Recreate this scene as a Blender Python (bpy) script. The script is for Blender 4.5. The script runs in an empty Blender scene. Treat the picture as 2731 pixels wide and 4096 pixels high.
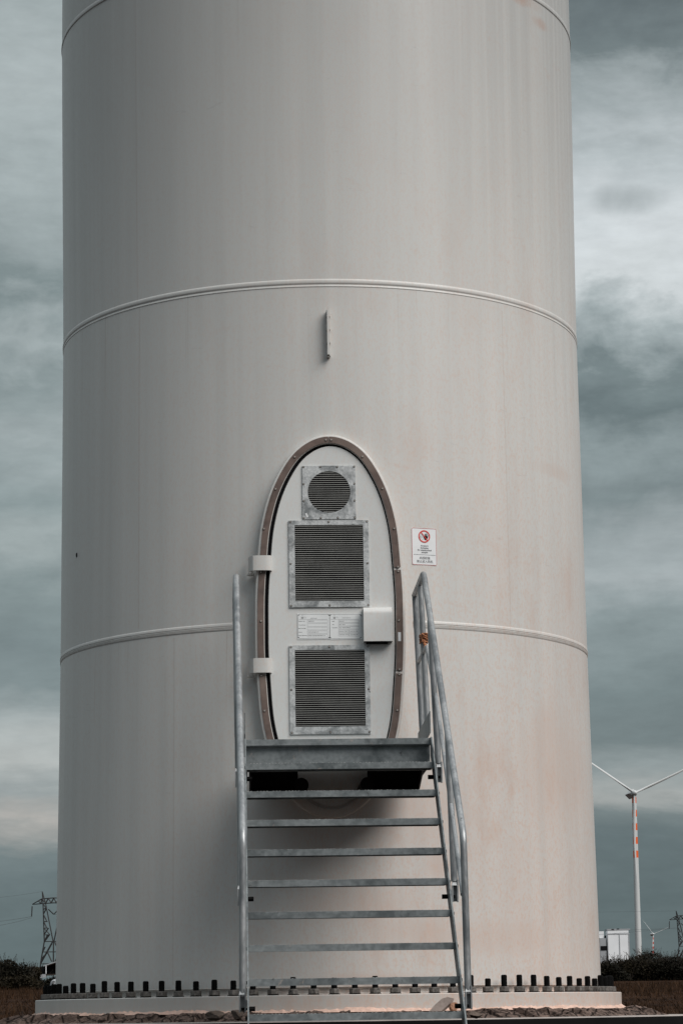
import bpy, bmesh, math, random
from mathutils import Vector, Matrix
rnd = random.Random(7)
PI = math.pi
sc = bpy.context.scene
COL = sc.collection

# ------------------------------------------------------------------ camera
FPX, YAW, PITCH, ROLL, DIST = 10431.76, 0.0075, 0.18945, -0.01437, 20.658
Fv = Vector((math.sin(YAW)*math.cos(PITCH), math.cos(YAW)*math.cos(PITCH), math.sin(PITCH)))
Rt = Vector((math.cos(YAW), -math.sin(YAW), 0)); Up = Rt.cross(Fv)
RR = Rt*math.cos(ROLL) + Up*math.sin(ROLL); UU = -Rt*math.sin(ROLL) + Up*math.cos(ROLL)
CP = Vector((0, -DIST, 0))
cam = bpy.data.cameras.new('camera'); co = bpy.data.objects.new('camera', cam); COL.objects.link(co)
cam.sensor_fit = 'HORIZONTAL'; cam.sensor_width = 36; cam.lens = 36*FPX/2731
cam.clip_start = 0.1; cam.clip_end = 20000
M = Matrix.Identity(4)
for i in range(3):
    M[i][0], M[i][1], M[i][2], M[i][3] = RR[i], UU[i], -Fv[i], CP[i]
co.matrix_world = M
sc.camera = co
sc.view_settings.view_transform = 'Standard'; sc.view_settings.look = 'None'
sc.view_settings.exposure = 0; sc.view_settings.gamma = 1

def ray(x, y): return (Fv*FPX + RR*(x-1365.5) - UU*(y-2048)).normalized()
def on_plane(x, y, P0, n):
    d = ray(x, y); return CP + d*(((Vector(P0)-CP).dot(n))/d.dot(n))
def far(x, y, d):                      # measured direction, real distance along the ground
    return on_plane(x, y, (0, d-DIST, 0), Vector((0, 1, 0)))

# ------------------------------------------------------------------ nodes
class NT:
    def __init__(s, tree): s.t = tree; s.n = tree.nodes; s.l = tree.links
    def set(s, sock, v):
        if v is None: return
        if isinstance(v, bpy.types.NodeSocket): s.l.new(v, sock)
        elif isinstance(v, (tuple, list)):
            sock.default_value = (*v, 1) if (len(v) == 3 and sock.type == 'RGBA') else v
        else: sock.default_value = v
    def math(s, op, a, b=None, c=None, clamp=False):
        n = s.n.new('ShaderNodeMath'); n.operation = op; n.use_clamp = clamp
        s.set(n.inputs[0], a); s.set(n.inputs[1], b); s.set(n.inputs[2], c); return n.outputs[0]
    def mix(s, f, a, b, blend='MIX'):
        n = s.n.new('ShaderNodeMix'); n.data_type = 'RGBA'; n.blend_type = blend
        s.set(n.inputs[0], f); s.set(n.inputs[6], a); s.set(n.inputs[7], b); return n.outputs[2]
    def rng(s, v, a, b, c=0.0, d=1.0, smooth=False):
        n = s.n.new('ShaderNodeMapRange')
        if smooth: n.interpolation_type = 'SMOOTHSTEP'
        s.set(n.inputs[0], v); n.inputs[1].default_value = a; n.inputs[2].default_value = b
        n.inputs[3].default_value = c; n.inputs[4].default_value = d; return n.outputs[0]
    def scale(s, v, sc_, loc=(0, 0, 0)):
        n = s.n.new('ShaderNodeMapping'); s.set(n.inputs[0], v); n.inputs[1].default_value = loc; n.inputs[3].default_value = sc_; return n.outputs[0]
    def noise(s, v, scale=1, detail=4, rough=.55, dist=0):
        n = s.n.new('ShaderNodeTexNoise'); s.set(n.inputs['Vector'], v)
        n.inputs['Scale'].default_value = scale; n.inputs['Detail'].default_value = detail
        n.inputs['Roughness'].default_value = rough; n.inputs['Distortion'].default_value = dist; return n.outputs[0]
    def ramp(s, f, stops, interp='LINEAR'):
        n = s.n.new('ShaderNodeValToRGB'); r = n.color_ramp; r.interpolation = interp
        while len(r.elements) > 1: r.elements.remove(r.elements[-1])
        r.elements[0].position = stops[0][0]; r.elements[0].color = (*stops[0][1], 1)
        for p, c in stops[1:]:
            e = r.elements.new(p); e.color = (*c, 1)
        s.set(n.inputs[0], f); return n.outputs[0]
    def sep(s, v):
        n = s.n.new('ShaderNodeSeparateXYZ'); s.set(n.inputs[0], v); return n.outputs
    def comb(s, x, y, z):
        n = s.n.new('ShaderNodeCombineXYZ'); s.set(n.inputs[0], x); s.set(n.inputs[1], y); s.set(n.inputs[2], z); return n.outputs[0]
    def bump(s, h, strength=.3, dist=.01):
        n = s.n.new('ShaderNodeBump'); n.inputs['Strength'].default_value = strength
        n.inputs['Distance'].default_value = dist; s.set(n.inputs['Height'], h); return n.outputs[0]

def mat(name):
    m = bpy.data.materials.new(name); m.use_nodes = True
    t = NT(m.node_tree); b = m.node_tree.nodes['Principled BSDF']
    return m, t, b
def coord(t):   # world position: the same from any viewpoint
    return t.n.new('ShaderNodeNewGeometry').outputs['Position']

def simple(name, c, rough=.6, metal=0, var=.25, scale=20, bump=.15, tint=None, stretch=(1, 1, 1)):
    m, t, b = mat(name)
    if max(c) < .03: b.inputs['Specular IOR Level'].default_value = .08
    p = t.scale(coord(t), stretch)
    n1 = t.noise(p, scale, 5, .6)
    n2 = t.noise(p, scale*.17, 3, .5)
    f = t.math('ADD', t.math('MULTIPLY', n1, .6), t.math('MULTIPLY', n2, .4))
    lo = tuple(x*(1-var) for x in c); hi = tuple(min(1, x*(1+var)) for x in c)
    colr = t.ramp(f, [(.3, lo), (.7, hi)])
    if tint: colr = t.mix(t.rng(n2, .5, .7, 0, .7, True), colr, tint)
    t.set(b.inputs['Base Color'], colr)
    b.inputs['Metallic'].default_value = metal
    t.set(b.inputs['Roughness'], t.rng(n1, .2, .8, rough-.1, rough+.1))
    if bump: t.set(b.inputs['Normal'], t.bump(n1, bump, .004))
    return m

def tower_paint(name, base=(.635, .645, .625), dust=1.0, streak=True):
    m, t, b = mat(name)
    P = coord(t); X, Y, Z = t.sep(P)
    sp = t.noise(t.scale(P, (1, 1, .5)), 62, 3, .75)
    mid = t.noise(t.scale(P, (1, 1, .5)), 2.6, 6, .6)
    big = t.noise(P, .55, 3, .5)
    low = t.rng(Z, 0, 6.5, 1, .25)
    side = t.rng(X, -1.5, 1.4, .08, 1)
    amt = t.math('MULTIPLY', t.math('MULTIPLY', low, side), dust)
    f1 = t.math('MULTIPLY', t.rng(sp, .47, .62, 0, 1, True), t.math('MULTIPLY_ADD', amt, .42, .10))
    f2 = t.math('MULTIPLY', t.rng(mid, .50, .74, 0, 1, True), t.math('MULTIPLY', amt, .60))
    broad = t.math('MULTIPLY', t.rng(t.noise(t.scale(P, (1, 1, .7)), .9, 5, .6), .3, .7, .35, 1, True), t.math('MULTIPLY', amt, .55))
    c = t.mix(broad, base, (.60, .48, .425))
    c = t.mix(f1, c, (.62, .40, .29))
    c = t.mix(f2, c, (.56, .37, .28))
    if streak:
        st = t.noise(t.scale(P, (9, 9, .22)), 1, 4, .6)
        c = t.mix(t.rng(st, .3, .75, .22, 0), c, (.33, .34, .33))
        s2 = t.noise(t.scale(P, (16, 16, .05)), 1, 3, .6)
        c = t.mix(t.math('MULTIPLY', t.rng(s2, .42, .62, 0, .38, True), t.math('MULTIPLY', t.rng(Z, 4.8, 8.5, 0, 1, True), t.rng(X, .4, 1.7, .15, 1))), c, (.36, .35, .34))  # vertical sheen of the upper right side, painted in as streaks
        th = t.math('ARCTAN2', X, t.math('MULTIPLY', Y, -1))
        for a, z0, z1 in ((-.722, 5.3, 9), (-.712, 2.8, 5.25), (.722, 2.8, 5.2), (-.55, .2, 2.7), (-.66, 7.9, 12)):
            d = t.math('ABSOLUTE', t.math('SUBTRACT', th, a))
            k = t.math('MULTIPLY', t.rng(d, .001, .004, .22, 0, True),
                       t.math('MULTIPLY', t.math('GREATER_THAN', Z, z0), t.math('LESS_THAN', Z, z1)))
            c = t.mix(k, c, (.36, .27, .22))
        for zs in (5.275, 7.82, 2.72):
            dz = t.math('SUBTRACT', zs, Z)
            dr = t.noise(t.scale(P, (22, 22, .3)), 1, 3, .7)
            k = t.math('MULTIPLY', t.rng(dr, .60, .74, 0, .30, True), t.math('MULTIPLY', t.rng(dz, 0, .9, 1, 0, True), t.math('GREATER_THAN', dz, 0)))
            c = t.mix(k, c, (.33, .25, .20))
        sf = t.noise(t.scale(P, (3, 3, 14)), 1, 6, .75, 1.2)
        c = t.mix(t.rng(sf, .64, .70, 0, .28), c, (.36, .34, .33))
        for a, z0, wa, wz, kk in ((.90, 7.78, .10, .055, .8), (.985, 7.66, .065, .05, .75), (1.02, 4.05, .16, .05, .35), (.98, 1.75, .22, .42, .5), (.385, 1.02, .05, .10, .6), (.30, .55, .16, .10, .45), (.10, .75, .22, .12, .35), (-.05, 1.25, .2, .22, .35), (.6, .5, .3, .12, .45), (.33, 1.45, .2, .3, .4), (.2, .22, .25, .05, .5)):
            u_ = t.math('DIVIDE', t.math('SUBTRACT', th, a), wa); w_ = t.math('DIVIDE', t.math('SUBTRACT', Z, z0), wz)
            q_ = t.math('ADD', t.math('MULTIPLY', u_, u_), t.math('MULTIPLY', w_, w_))
            q_ = t.math('ADD', q_, t.math('MULTIPLY', t.math('SUBTRACT', mid, .5), 4)); q_ = t.math('ADD', q_, t.math('MULTIPLY', t.math('SUBTRACT', sp, .5), 3.5))
            c = t.mix(t.rng(q_, -.6, 1.6, min(.9, kk*(1.1 if z0 > 7 else .5)), 0, True), c, (.52, .31, .22))
        # handling smears
        sm = t.noise(t.scale(P, (1.2, 1.2, 3.2)), 1.5, 5, .65, .8)
        c = t.mix(t.math('MULTIPLY', t.rng(sm, .62, .78, 0, .45, True), side), c, (.56, .33, .23))
        fl = t.noise(P, 13, 3, .7)
        c = t.mix(t.rng(fl, .76, .80, 0, .5), c, (.25, .15, .1))
    c = t.mix(t.rng(big, .3, .7, .12, 0), c, (.40, .42, .42))
    c = t.mix(t.rng(Z, 4.4, 8.8, 0, .52, True), c, (.30, .31, .305))  # painted-in vignette: darkening towards the tower top put into the colour
    t.set(b.inputs['Base Color'], c)
    t.set(b.inputs['Roughness'], t.rng(sp, .3, .7, .34, .5))
    b.inputs['Specular IOR Level'].default_value = .5
    h = t.math('ADD', t.math('MULTIPLY', t.noise(t.scale(P, (1, 1, .6)), 120, 2), .25), t.math('MULTIPLY', t.noise(t.scale(P, (1, 1, .6)), 1.1, 2), 5))
    t.set(b.inputs['Normal'], t.bump(h, .16, .006))
    return m

def galv(name, c=(.36, .38, .39), dark=(.14, .155, .165), rough=.5, metal=.55, scale=5, stretch=(1, 1, 1)):
    m, t, b = mat(name)
    P = coord(t); Q = t.scale(P, stretch)
    n1 = t.noise(Q, scale, 5, .62, .3)
    n2 = t.noise(Q, scale*9, 4, .6)
    n3 = t.noise(Q, scale*2.3, 4, .7, .5)
    col = t.mix(t.rng(n1, .42, .68, 0, .8, True), c, dark)
    col = t.mix(t.rng(n2, .35, .7, .3, 0), col, tuple(x*.6 for x in dark))
    col = t.mix(t.rng(n3, .66, .72, 0, .75), col, (.05, .05, .05))
    col = t.mix(t.rng(n3, .30, .36, .35, 0), col, (.55, .45, .38))
    t.set(b.inputs['Base Color'], col); b.inputs['Metallic'].default_value = metal
    t.set(b.inputs['Roughness'], t.rng(n2, .3, .7, rough-.12, rough+.14))
    t.set(b.inputs['Normal'], t.bump(n2, .2, .003))
    return m

MT = {}
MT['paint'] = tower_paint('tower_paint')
MT['flange'] = tower_paint('flange_paint', (.54, .54, .515), 1.3)
MT['door'] = tower_paint('door_paint', (.64, .66, .65), .3, False)
MT['galv'] = galv('galvanised_steel', (.26, .285, .29), (.085, .10, .105), .5, .4, 4.5)
MT['edge'] = simple('worn_highlight_edge', (.50, .50, .48), .4, .3, .5, 30, 0)  # lighter tread edges: wear plus a highlight painted into the colour
MT['tube'] = galv('galvanised_tube', (.42, .435, .44), (.16, .175, .185), .40, .5, 6, (1, 1, .3))
MT['vent'] = galv('zinc_sheet', (.66, .68, .68), (.12, .135, .14), .42, .25, 8)
MT['louvre'] = simple('louvre_metal', (.36, .36, .34), .4, .2, .2, 8, 0)
MT['strip'] = simple('clamp_strip_steel', (.125, .088, .074), .65, 0, .45, 14, .3, (.20, .155, .13))
MT['black'] = simple('black_rubber_and_shade', (.008, .008, .009), .8, 0, .3, 30, .1)  # also the painted shade between louvre slats
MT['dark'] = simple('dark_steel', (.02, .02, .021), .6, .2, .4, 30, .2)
MT['stud'] = simple('black_bolt', (.004, .004, .004), .8, 0, .5, 60, .2)
MT['nut'] = simple('weathered_nut', (.13, .12, .11), .6, .1, .95, 55, .3, (.04, .03, .025))
MT['screw'] = simple('screw_zinc', (.33, .30, .27), .5, .3, .2, 60, 0)
MT['white'] = simple('white_film', (.74, .76, .77), .45, 0, .05, 10, 0)
MT['tag'] = simple('silver_plate', (.74, .76, .76), .4, 0, .08, 12, .05)
MT['ink'] = simple('dark_ink', (.008, .008, .009), .6, 0, .1, 10, 0)
MT['greyink'] = simple('grey_ink', (.10, .10, .11), .6, 0, .1, 10, 0)
MT['red'] = simple('red_ink', (.62, .02, .008), .5, 0, .08, 10, 0)
MT['pinkink'] = simple('dull_red_ink', (.45, .10, .09), .5, 0, .1, 10, 0)
MT['teal'] = simple('teal_ink', (.12, .26, .30), .5, 0, .1, 10, 0)
MT['rope'] = simple('orange_rope', (.40, .165, .08), .9, 0, .5, 90, .5)
MT['seal'] = simple('pink_sealant', (.62, .43, .35), .7, 0, .3, 25, .6, (.42, .27, .2))
def cracked(name, c, dark):
    m, t, b = mat(name); P = coord(t)
    v = t.n.new('ShaderNodeTexVoronoi'); v.feature = 'DISTANCE_TO_EDGE'; t.set(v.inputs['Vector'], t.scale(P, (1, 1, .4))); v.inputs['Scale'].default_value = 11
    n = t.noise(P, 30, 6, .7); n2 = t.noise(P, 5, 4, .6)
    col = t.ramp(n, [(.3, dark), (.62, c)])
    col = t.mix(t.rng(v.outputs['Distance'], .02, .09, .85, 0), col, tuple(x*.25 for x in dark))
    col = t.mix(t.rng(n2, .45, .65, 0, .6), col, dark)
    t.set(b.inputs['Base Color'], col); b.inputs['Roughness'].default_value = .95; b.inputs['Specular IOR Level'].default_value = .1
    h = t.math('ADD', t.math('MULTIPLY', t.rng(v.outputs['Distance'], 0, .1), .7), n)
    t.set(b.inputs['Normal'], t.bump(h, 1, .03)); return m
MT['grout'] = cracked('broken_grout', (.26, .19, .16), (.055, .043, .038))
MT['slab'] = simple('foundation_concrete', (.32, .29, .27), .9, 0, .3, 6, .6)
MT['slabside'] = simple('black_concrete', (.006, .006, .006), .85, 0, .5, 6, .6)  # near-black side of the slab
MT['rock'] = simple('grey_rock', (.10, .075, .06), .9, 0, .7, 18, .9)
MT['rockw'] = simple('brown_rock', (.36, .19, .12), .9, 0, .6, 22, .9, (.2, .12, .08))
MT['rubble'] = simple('concrete_fragment', (.36, .30, .27), .9, 0, .4, 16, .7)
MT['bwhite'] = simple('white_wall', (.82, .84, .86), .8, 0, .08, .15, 0)
MT['bgrey'] = simple('grey_wall', (.34, .355, .37), .8, 0, .1, .15, 0)
MT['twhite'] = simple('turbine_white', (.54, .56, .56), .45, 0, .04, .05, 0)
MT['torange'] = simple('orange_band', (.74, .12, .02), .5, 0, .08, .05, 0)
MT['tred'] = simple('red_band', (.45, .09, .07), .5, 0, .08, .05, 0)
MT['lattice'] = simple('lattice_steel', (.035, .035, .036), .7, .1, .3, .5, 0)
MT['wire'] = simple('wire_metal', (.06, .065, .07), .6, .2, .2, .5, 0)
MT['trunk'] = simple('bark', (.03, .022, .016), .9, 0, .3, 3, 0)

def leafmat(name, c, c2):
    m, t, b = mat(name)
    r = t.n.new('ShaderNodeNewGeometry').outputs['Random Per Island']
    n = t.noise(coord(t), .6, 3)
    col = t.mix(r, c, c2)
    col = t.mix(t.rng(n, .35, .65, .6, 0), col, tuple(x*.35 for x in c))
    t.set(b.inputs['Base Color'], col); b.inputs['Roughness'].default_value = .75
    b.inputs['Specular IOR Level'].default_value = .15
    return m
MT['leaf'] = leafmat('dark_leaves', (.007, .007, .004), (.018, .015, .008))
MT['leaf2'] = leafmat('olive_leaves', (.012, .010, .005), (.028, .021, .010))
MT['grass'] = leafmat('dry_grass', (.026, .013, .006), (.072, .036, .016))

# ------------------------------------------------------------------ mesh helper
class MB:
    def __init__(s, T=None): s.v = []; s.f = []; s.m = []; s.T = T
    def add(s, verts, faces, m=0):
        o = len(s.v)
        for p in verts:
            p = Vector(p); s.v.append(s.T(p) if s.T else p)
        for f in faces: s.f.append([i+o for i in f]); s.m.append(m)
    def box(s, lo, hi, m=0):
        x0, y0, z0 = lo; x1, y1, z1 = hi
        s.add([(x0, y0, z0), (x1, y0, z0), (x1, y1, z0), (x0, y1, z0), (x0, y0, z1), (x1, y0, z1), (x1, y1, z1), (x0, y1, z1)],
              [(0, 3, 2, 1), (4, 5, 6, 7), (0, 1, 5, 4), (1, 2, 6, 5), (2, 3, 7, 6), (3, 0, 4, 7)], m)
    def prism(s, bottom, top, m=0, caps=True):
        n = len(bottom)
        f = [(i, (i+1) % n, n+(i+1) % n, n+i) for i in range(n)]
        if caps: f += [tuple(range(n-1, -1, -1)), tuple(range(n, 2*n))]
        s.add(list(bottom)+list(top), f, m)
    def tube(s, pts, r, seg=14, m=0, caps=True):
        pts = [Vector(p) for p in pts]; n = len(pts)
        rs = r if isinstance(r, (list, tuple)) else [r]*n
        tan = []
        for i in range(n):
            a = pts[max(0, i-1)]; b = pts[min(n-1, i+1)]; tan.append((b-a).normalized())
        ref = Vector((0, 0, 1)) if abs(tan[0].z) < .9 else Vector((1, 0, 0))
        nx = tan[0].cross(ref).normalized(); verts = []
        for i in range(n):
            nx = (nx - tan[i]*nx.dot(tan[i])).normalized(); ny = tan[i].cross(nx)
            for k in range(seg):
                a = 2*PI*k/seg; verts.append(pts[i] + (nx*math.cos(a)+ny*math.sin(a))*rs[i])
        f = [(i*seg+k, i*seg+(k+1) % seg, (i+1)*seg+(k+1) % seg, (i+1)*seg+k) for i in range(n-1) for k in range(seg)]
        if caps: f += [tuple(range(seg-1, -1, -1)), tuple((n-1)*seg+k for k in range(seg))]
        s.add(verts, f, m)
    def lathe(s, prof, seg=64, m=0, a0=0, a1=2*PI, c=(0, 0, 0), mats=None, jit=None):
        full = abs(a1-a0-2*PI) < 1e-6; cols = seg if full else seg+1; n = len(prof)
        verts = []
        for k in range(cols):
            a = a0+(a1-a0)*k/seg
            for j, (r, z) in enumerate(prof):
                if jit: r, z = jit(a, j, r, z)
                verts.append((c[0]+r*math.sin(a), c[1]-r*math.cos(a), c[2]+z))
        for j in range(n-1):
            fs = []
            for k in range(seg):
                k2 = (k+1) % cols
                fs.append((k*n+j, k2*n+j, k2*n+j+1, k*n+j+1))
            if j == 0: s.add(verts, fs, mats[j] if mats else m); base = len(s.v)-len(verts)
            else:
                for f in fs: s.f.append([i+base for i in f]); s.m.append(mats[j] if mats else m)
    def loops(s, loops, m=0, close_first=False, close_last=False):
        n = len(loops[0]); v = [p for l in loops for p in l]
        f = [(j*n+i, j*n+(i+1) % n, (j+1)*n+(i+1) % n, (j+1)*n+i) for j in range(len(loops)-1) for i in range(n)]
        if close_first: f.append(tuple(range(n-1, -1, -1)))
        if close_last: f.append(tuple((len(loops)-1)*n+i for i in range(n)))
        s.add(v, f, m)
    def build(s, name, mats, parent=None, smooth=None):
        me = bpy.data.meshes.new(name); me.from_pydata([tuple(p) for p in s.v], [], s.f)
        if not isinstance(mats, (list, tuple)): mats = [mats]
        for k in mats: me.materials.append(MT[k] if isinstance(k, str) else k)
        me.polygons.foreach_set('material_index', s.m)
        bm = bmesh.new(); bm.from_mesh(me); bmesh.ops.recalc_face_normals(bm, faces=bm.faces); bm.to_mesh(me); bm.free()
        if smooth is not None:
            me.polygons.foreach_set('use_smooth', [True]*len(me.polygons))
            me.set_sharp_from_angle(angle=math.radians(smooth))
        me.update()
        o = bpy.data.objects.new(name, me); COL.objects.link(o)
        if parent is not None:
            o.parent = parent; o.matrix_parent_inverse = parent.matrix_world.inverted()
        return o

def tag(o, label, cat, group=None):
    o['label'] = label; o['category'] = cat
    if group: o['group'] = group
    return o
def thing(name, label, cat, loc=(0, 0, 0), group=None):
    o = bpy.data.objects.new(name, None); COL.objects.link(o)
    o.location = loc; o.matrix_world = Matrix.Translation(Vector(loc)); o.empty_display_size = .2
    return tag(o, label, cat, group)
def struct(o): o['kind'] = 'structure'; return o
def fillet(a, b, c, r, n=6):
    a, b, c = Vector(a), Vector(b), Vector(c)
    d1 = (a-b).normalized(); d2 = (c-b).normalized()
    p, q = b+d1*r, b+d2*r
    return [(p*(1-t)**2 + b*2*t*(1-t) + q*t*t) for t in [i/n for i in range(n+1)]]
_tc = {}
def text2d(body, size, align='LEFT', bold=False):
    key = (body, align, bold)
    if key not in _tc:
        cu = bpy.data.curves.new('text_tmp', 'FONT'); cu.body = body; cu.size = 1; cu.align_x = align; cu.align_y = 'CENTER'
        cu.resolution_u = 3
        if bold: cu.offset = .022
        o = bpy.data.objects.new('text_tmp', cu); COL.objects.link(o)
        me = o.to_mesh(depsgraph=bpy.context.evaluated_depsgraph_get())
        _tc[key] = ([(v.co.x, v.co.y) for v in me.vertices], [tuple(p.vertices) for p in me.polygons])
        o.to_mesh_clear(); bpy.data.objects.remove(o); bpy.data.curves.remove(cu)
    v, f = _tc[key]
    return [(x*size, y*size) for x, y in v], f

# ------------------------------------------------------------------ the turbine tower
def RS(z):
    K = [(-.1, 2.1163), (2.774, 2.0903), (5.275, 2.0841), (7.82, 2.1093), (12.6, 2.118), (40, 2.05)]
    if z <= K[0][0]: return K[0][1]
    for (a, ra), (b, rb) in zip(K, K[1:]):
        if z <= b:
            t = (z-a)/(b-a); t = t*t*(3-2*t)*.35+t*.65
            return ra+(rb-ra)*t
    return K[-1][1]
tower = thing('turbine_tower', 'huge pale grey steel wind turbine tower base with oval louvred door', 'wind turbine tower')
zs = [.17, .4, .8, 1.2, 1.6, 2, 2.4, 2.774, 3.2, 3.6, 4, 4.4, 4.8, 5.275, 5.8, 6.3, 6.8, 7.3, 7.82, 8.6, 9.5, 11, 14, 20, 26]
b = MB()
b.lathe([(RS(.17)-.05, .166)]+[(RS(z), z) for z in zs], 288)
b.add([(RS(26)*math.sin(2*PI*k/48), -RS(26)*math.cos(2*PI*k/48), 26) for k in range(48)], [tuple(range(48))])
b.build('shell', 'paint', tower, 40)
def seam(z, prof, a0, a1, seg=220):
    b = MB(); b.lathe([(RS(z+dz)+dr*(.6 if dr > 0 else 1), z+dz) for dz, dr in prof], seg, 0, a0, a1); return b.build('weld_seam', 'paint', tower, 50)
S1 = [(-.022, -.004), (-.017, .005), (-.008, .006), (-.003, -.001), (.001, -.001), (.005, .005), (.014, .009), (.030, .008), (.040, .004), (.044, -.004)]
S2 = [(-.056, -.004), (-.052, .004), (-.046, .006), (-.044, .001), (-.042, .006), (-.036, .007), (-.034, .001), (-.032, .007), (-.026, .007), (-.0235, .001), (-.021, .008), (-.006, .008), (.000, .004), (.003, -.004)]
S0 = [(-.003, -.004), (0, -.001), (.004, .008), (.014, .010), (.030, .008), (.042, .003), (.046, -.004)]
seam(5.275, S1, -PI, PI, 280); seam(7.82, S0, -PI, PI, 280)
seam(2.774, S2, .315, 2*PI-.30, 260)
# base flange with grooved neck
b = MB()
b.lathe([(2.0, 0), (2.262, 0), (2.268, .004), (2.268, .112), (2.264, .117), (2.12, .1175), (2.100, .124), (2.096, .134), (2.099, .136), (2.096, .1385), (2.096, .148), (2.099, .150), (2.096, .1525), (2.098, .162), (2.112, .167), (2.118, .171), (2.114, .174)], 288)
b.build('base_flange', 'flange', tower, 30)
# sealant fillet at the flange foot, ragged
rj = random.Random(3); jt = [(rj.random(), rj.random()) for _ in range(720)]
def sj(a, j, r, z):
    k = int((a % (2*PI))/(2*PI)*719); q = jt[k]
    w = .5+.5*math.sin(a*7+1)*math.sin(a*17)
    if j == 0: return r, .006+.014*q[0]+.016*w*w
    if j == 1: return r+.006*q[1], .004+.010*q[0]+.007*w
    return r+.018*q[0], z
b = MB(); b.lathe([(2.2665, .02), (2.277, .012), (2.302, -.004)], 720, 0, jit=sj); b.build('sealant_bead', 'seal', tower, 30)
# anchor bolts: stud > nut, washer
def bolt_protos():
    out = []
    for h in (.108, .116, .125, .100):
        b = MB(); prof = [(0, -.01), (.0215, -.01)]
        z = .042
        while z < h-.008: prof += [(.0222, z), (.0198, z+.0035)]; z += .007
        prof += [(.0215, h-.008), (.015, h), (0, h)]
        b.lathe(prof, 14); s = b.build('anchor_bolt', 'stud', None, 25)
        n = MB()
        def hexr(r, z): return [(r*math.cos(k*PI/3), r*math.sin(k*PI/3), z) for k in range(6)]
        n.loops([hexr(.035, .006), hexr(.039, .009), hexr(.039, .038), hexr(.035, .042)], 0, True, True)
        no = n.build('nut', 'nut', s)
        w = MB(); w.lathe([(.021, 0.001), (.042, 0.001), (.042, .006), (.021, .006)], 20); wo = w.build('washer', 'stud', s, 30)
        out.append((s, no, wo))
    return out
protos = bolt_protos(); used = set()
hs = [1, 1, 2, 1, 0, 1, 1, 2, 1, 0, 1]
for k in range(-27, 27):
    a = .0185+k*2*PI/96
    if abs(a) > 1.75: continue
    pi = rnd.choice([0, 1, 1, 2, 3, 1]); s, no, wo = protos[pi]
    Mx = Matrix.Translation((2.19*math.sin(a), -2.19*math.cos(a), .1172)) @ Matrix.Rotation(rnd.uniform(-.3, .3), 4, 'Z')
    nr = Matrix.Rotation(rnd.uniform(0, PI/3), 4, 'Z')
    if pi not in used: used.add(pi); s2, n2, w2 = s, no, wo
    else:
        s2 = s.copy(); n2 = no.copy(); w2 = wo.copy()
        for q in (s2, n2, w2): COL.objects.link(q)
        n2.parent = s2; w2.parent = s2
    s2.parent = tower; s2.matrix_parent_inverse = Matrix.Identity(4); s2.matrix_basis = Mx
    n2.matrix_parent_inverse = Matrix.Identity(4); n2.matrix_basis = nr
    w2.matrix_parent_inverse = Matrix.Identity(4); w2.matrix_basis = Matrix.Identity(4)
# cable bracket fin above the door
FA = .0285
def finT(p): # (tangential, outward, z)
    e = Vector((math.cos(FA), math.sin(FA), 0)); n = Vector((math.sin(FA), -math.cos(FA), 0))
    return e*p.x + n*p.y + Vector((0, 0, p.z))
b = MB(finT); r0 = RS(4.9)
b.box((-.008, r0+.045, 4.725), (.008, r0+.068, 5.086)); b.box((-.004, r0-.02, 4.73), (.004, r0+.0449, 5.07))
for i in range(4):
    z = 4.735+.1*i
    b.box((-.013, r0-.02, z-.014), (.0155, r0+.0448, z+.030))
b.box((-.010, r0-.02, 4.712), (.010, r0+.040, 4.7245))
b.build('cable_bracket', 'paint', tower)
b = MB(); a = -1.1315; r = RS(3.48)+.002
b.lathe([(.0, 0), (.011, 0), (.009, .004), (0, .004)], 9)
q = b.build('paint_chip', 'black', tower)
q.matrix_basis = Matrix.Translation((r*math.sin(a), -r*math.cos(a), 3.48)) @ Matrix.Rotation(a, 4, 'Z') @ Matrix.Rotation(PI/2, 4, 'X') @ Matrix.Diagonal((.8, 1.8, 1, 1))

# ------------------------------------------------------------------ door set in an oval frame
AZ = .025
DE = Vector((math.cos(AZ), math.sin(AZ), 0)); DN = Vector((math.sin(AZ), -math.cos(AZ), 0))
def DT(p): return DE*p.x + DN*p.y + Vector((0, 0, p.z))        # p = (across, outward, up)
def dp(x, y, n=2.13):
    P = on_plane(x, y, DN*n, DN); return P.dot(DE), P.z
G = [(0, 1.0), (.3, 1.02), (.579, 1.09), (.666, 1.113), (.808, 1.135), (.929, 1.18), (.984, 1.17), (1, 1.15)]
def g(t):
    t = abs(t)
    for (a, x), (c, y) in zip(G, G[1:]):
        if t <= c:
            k = (t-a)/(c-a); k = k*k*(3-2*k)*.5+k*.5; return x+(y-x)*k
    return 1
NO = 768; ZC = 2.736
def oval_pts():
    pts = []
    for i in range(NO):
        t = 2*PI*i/NO; cz = math.cos(t); z = ZC+1.376*cz
        pts.append(Vector((-.006+.521*math.sin(t)*g(cz)+(z-ZC)*.006, 0, z)))
    for _ in range(60): pts = [(pts[i-1]+pts[i]*2+pts[(i+1) % NO])/4 for i in range(NO)]
    return pts
OV = oval_pts()
def offs(d, n, shift=0, dz=0):
    out = []
    for i in range(NO):
        tv = (OV[(i+1) % NO]-OV[i-1]).normalized(); nv = Vector((tv.z, 0, -tv.x))
        if nv.dot(OV[i]-Vector((0, 0, ZC))) < 0: nv = -nv
        p = OV[i]+nv*d; out.append(Vector((p.x+shift, n, p.z+dz)))
    return out
fr = MB(DT)
fr.loops([offs(.022, 1.85), offs(.020, 2.11), offs(.014, 2.132), offs(.006, 2.136), offs(-.047, 2.136), offs(-.050, 2.132), offs(-.050, 2.06)])
frame = fr.build('door_frame', 'paint', tower, 35)
gk = MB(DT); gk.loops([offs(-.049, 2.108)], 0, False, True); gk.build('door_gasket', 'black', frame)
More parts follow.
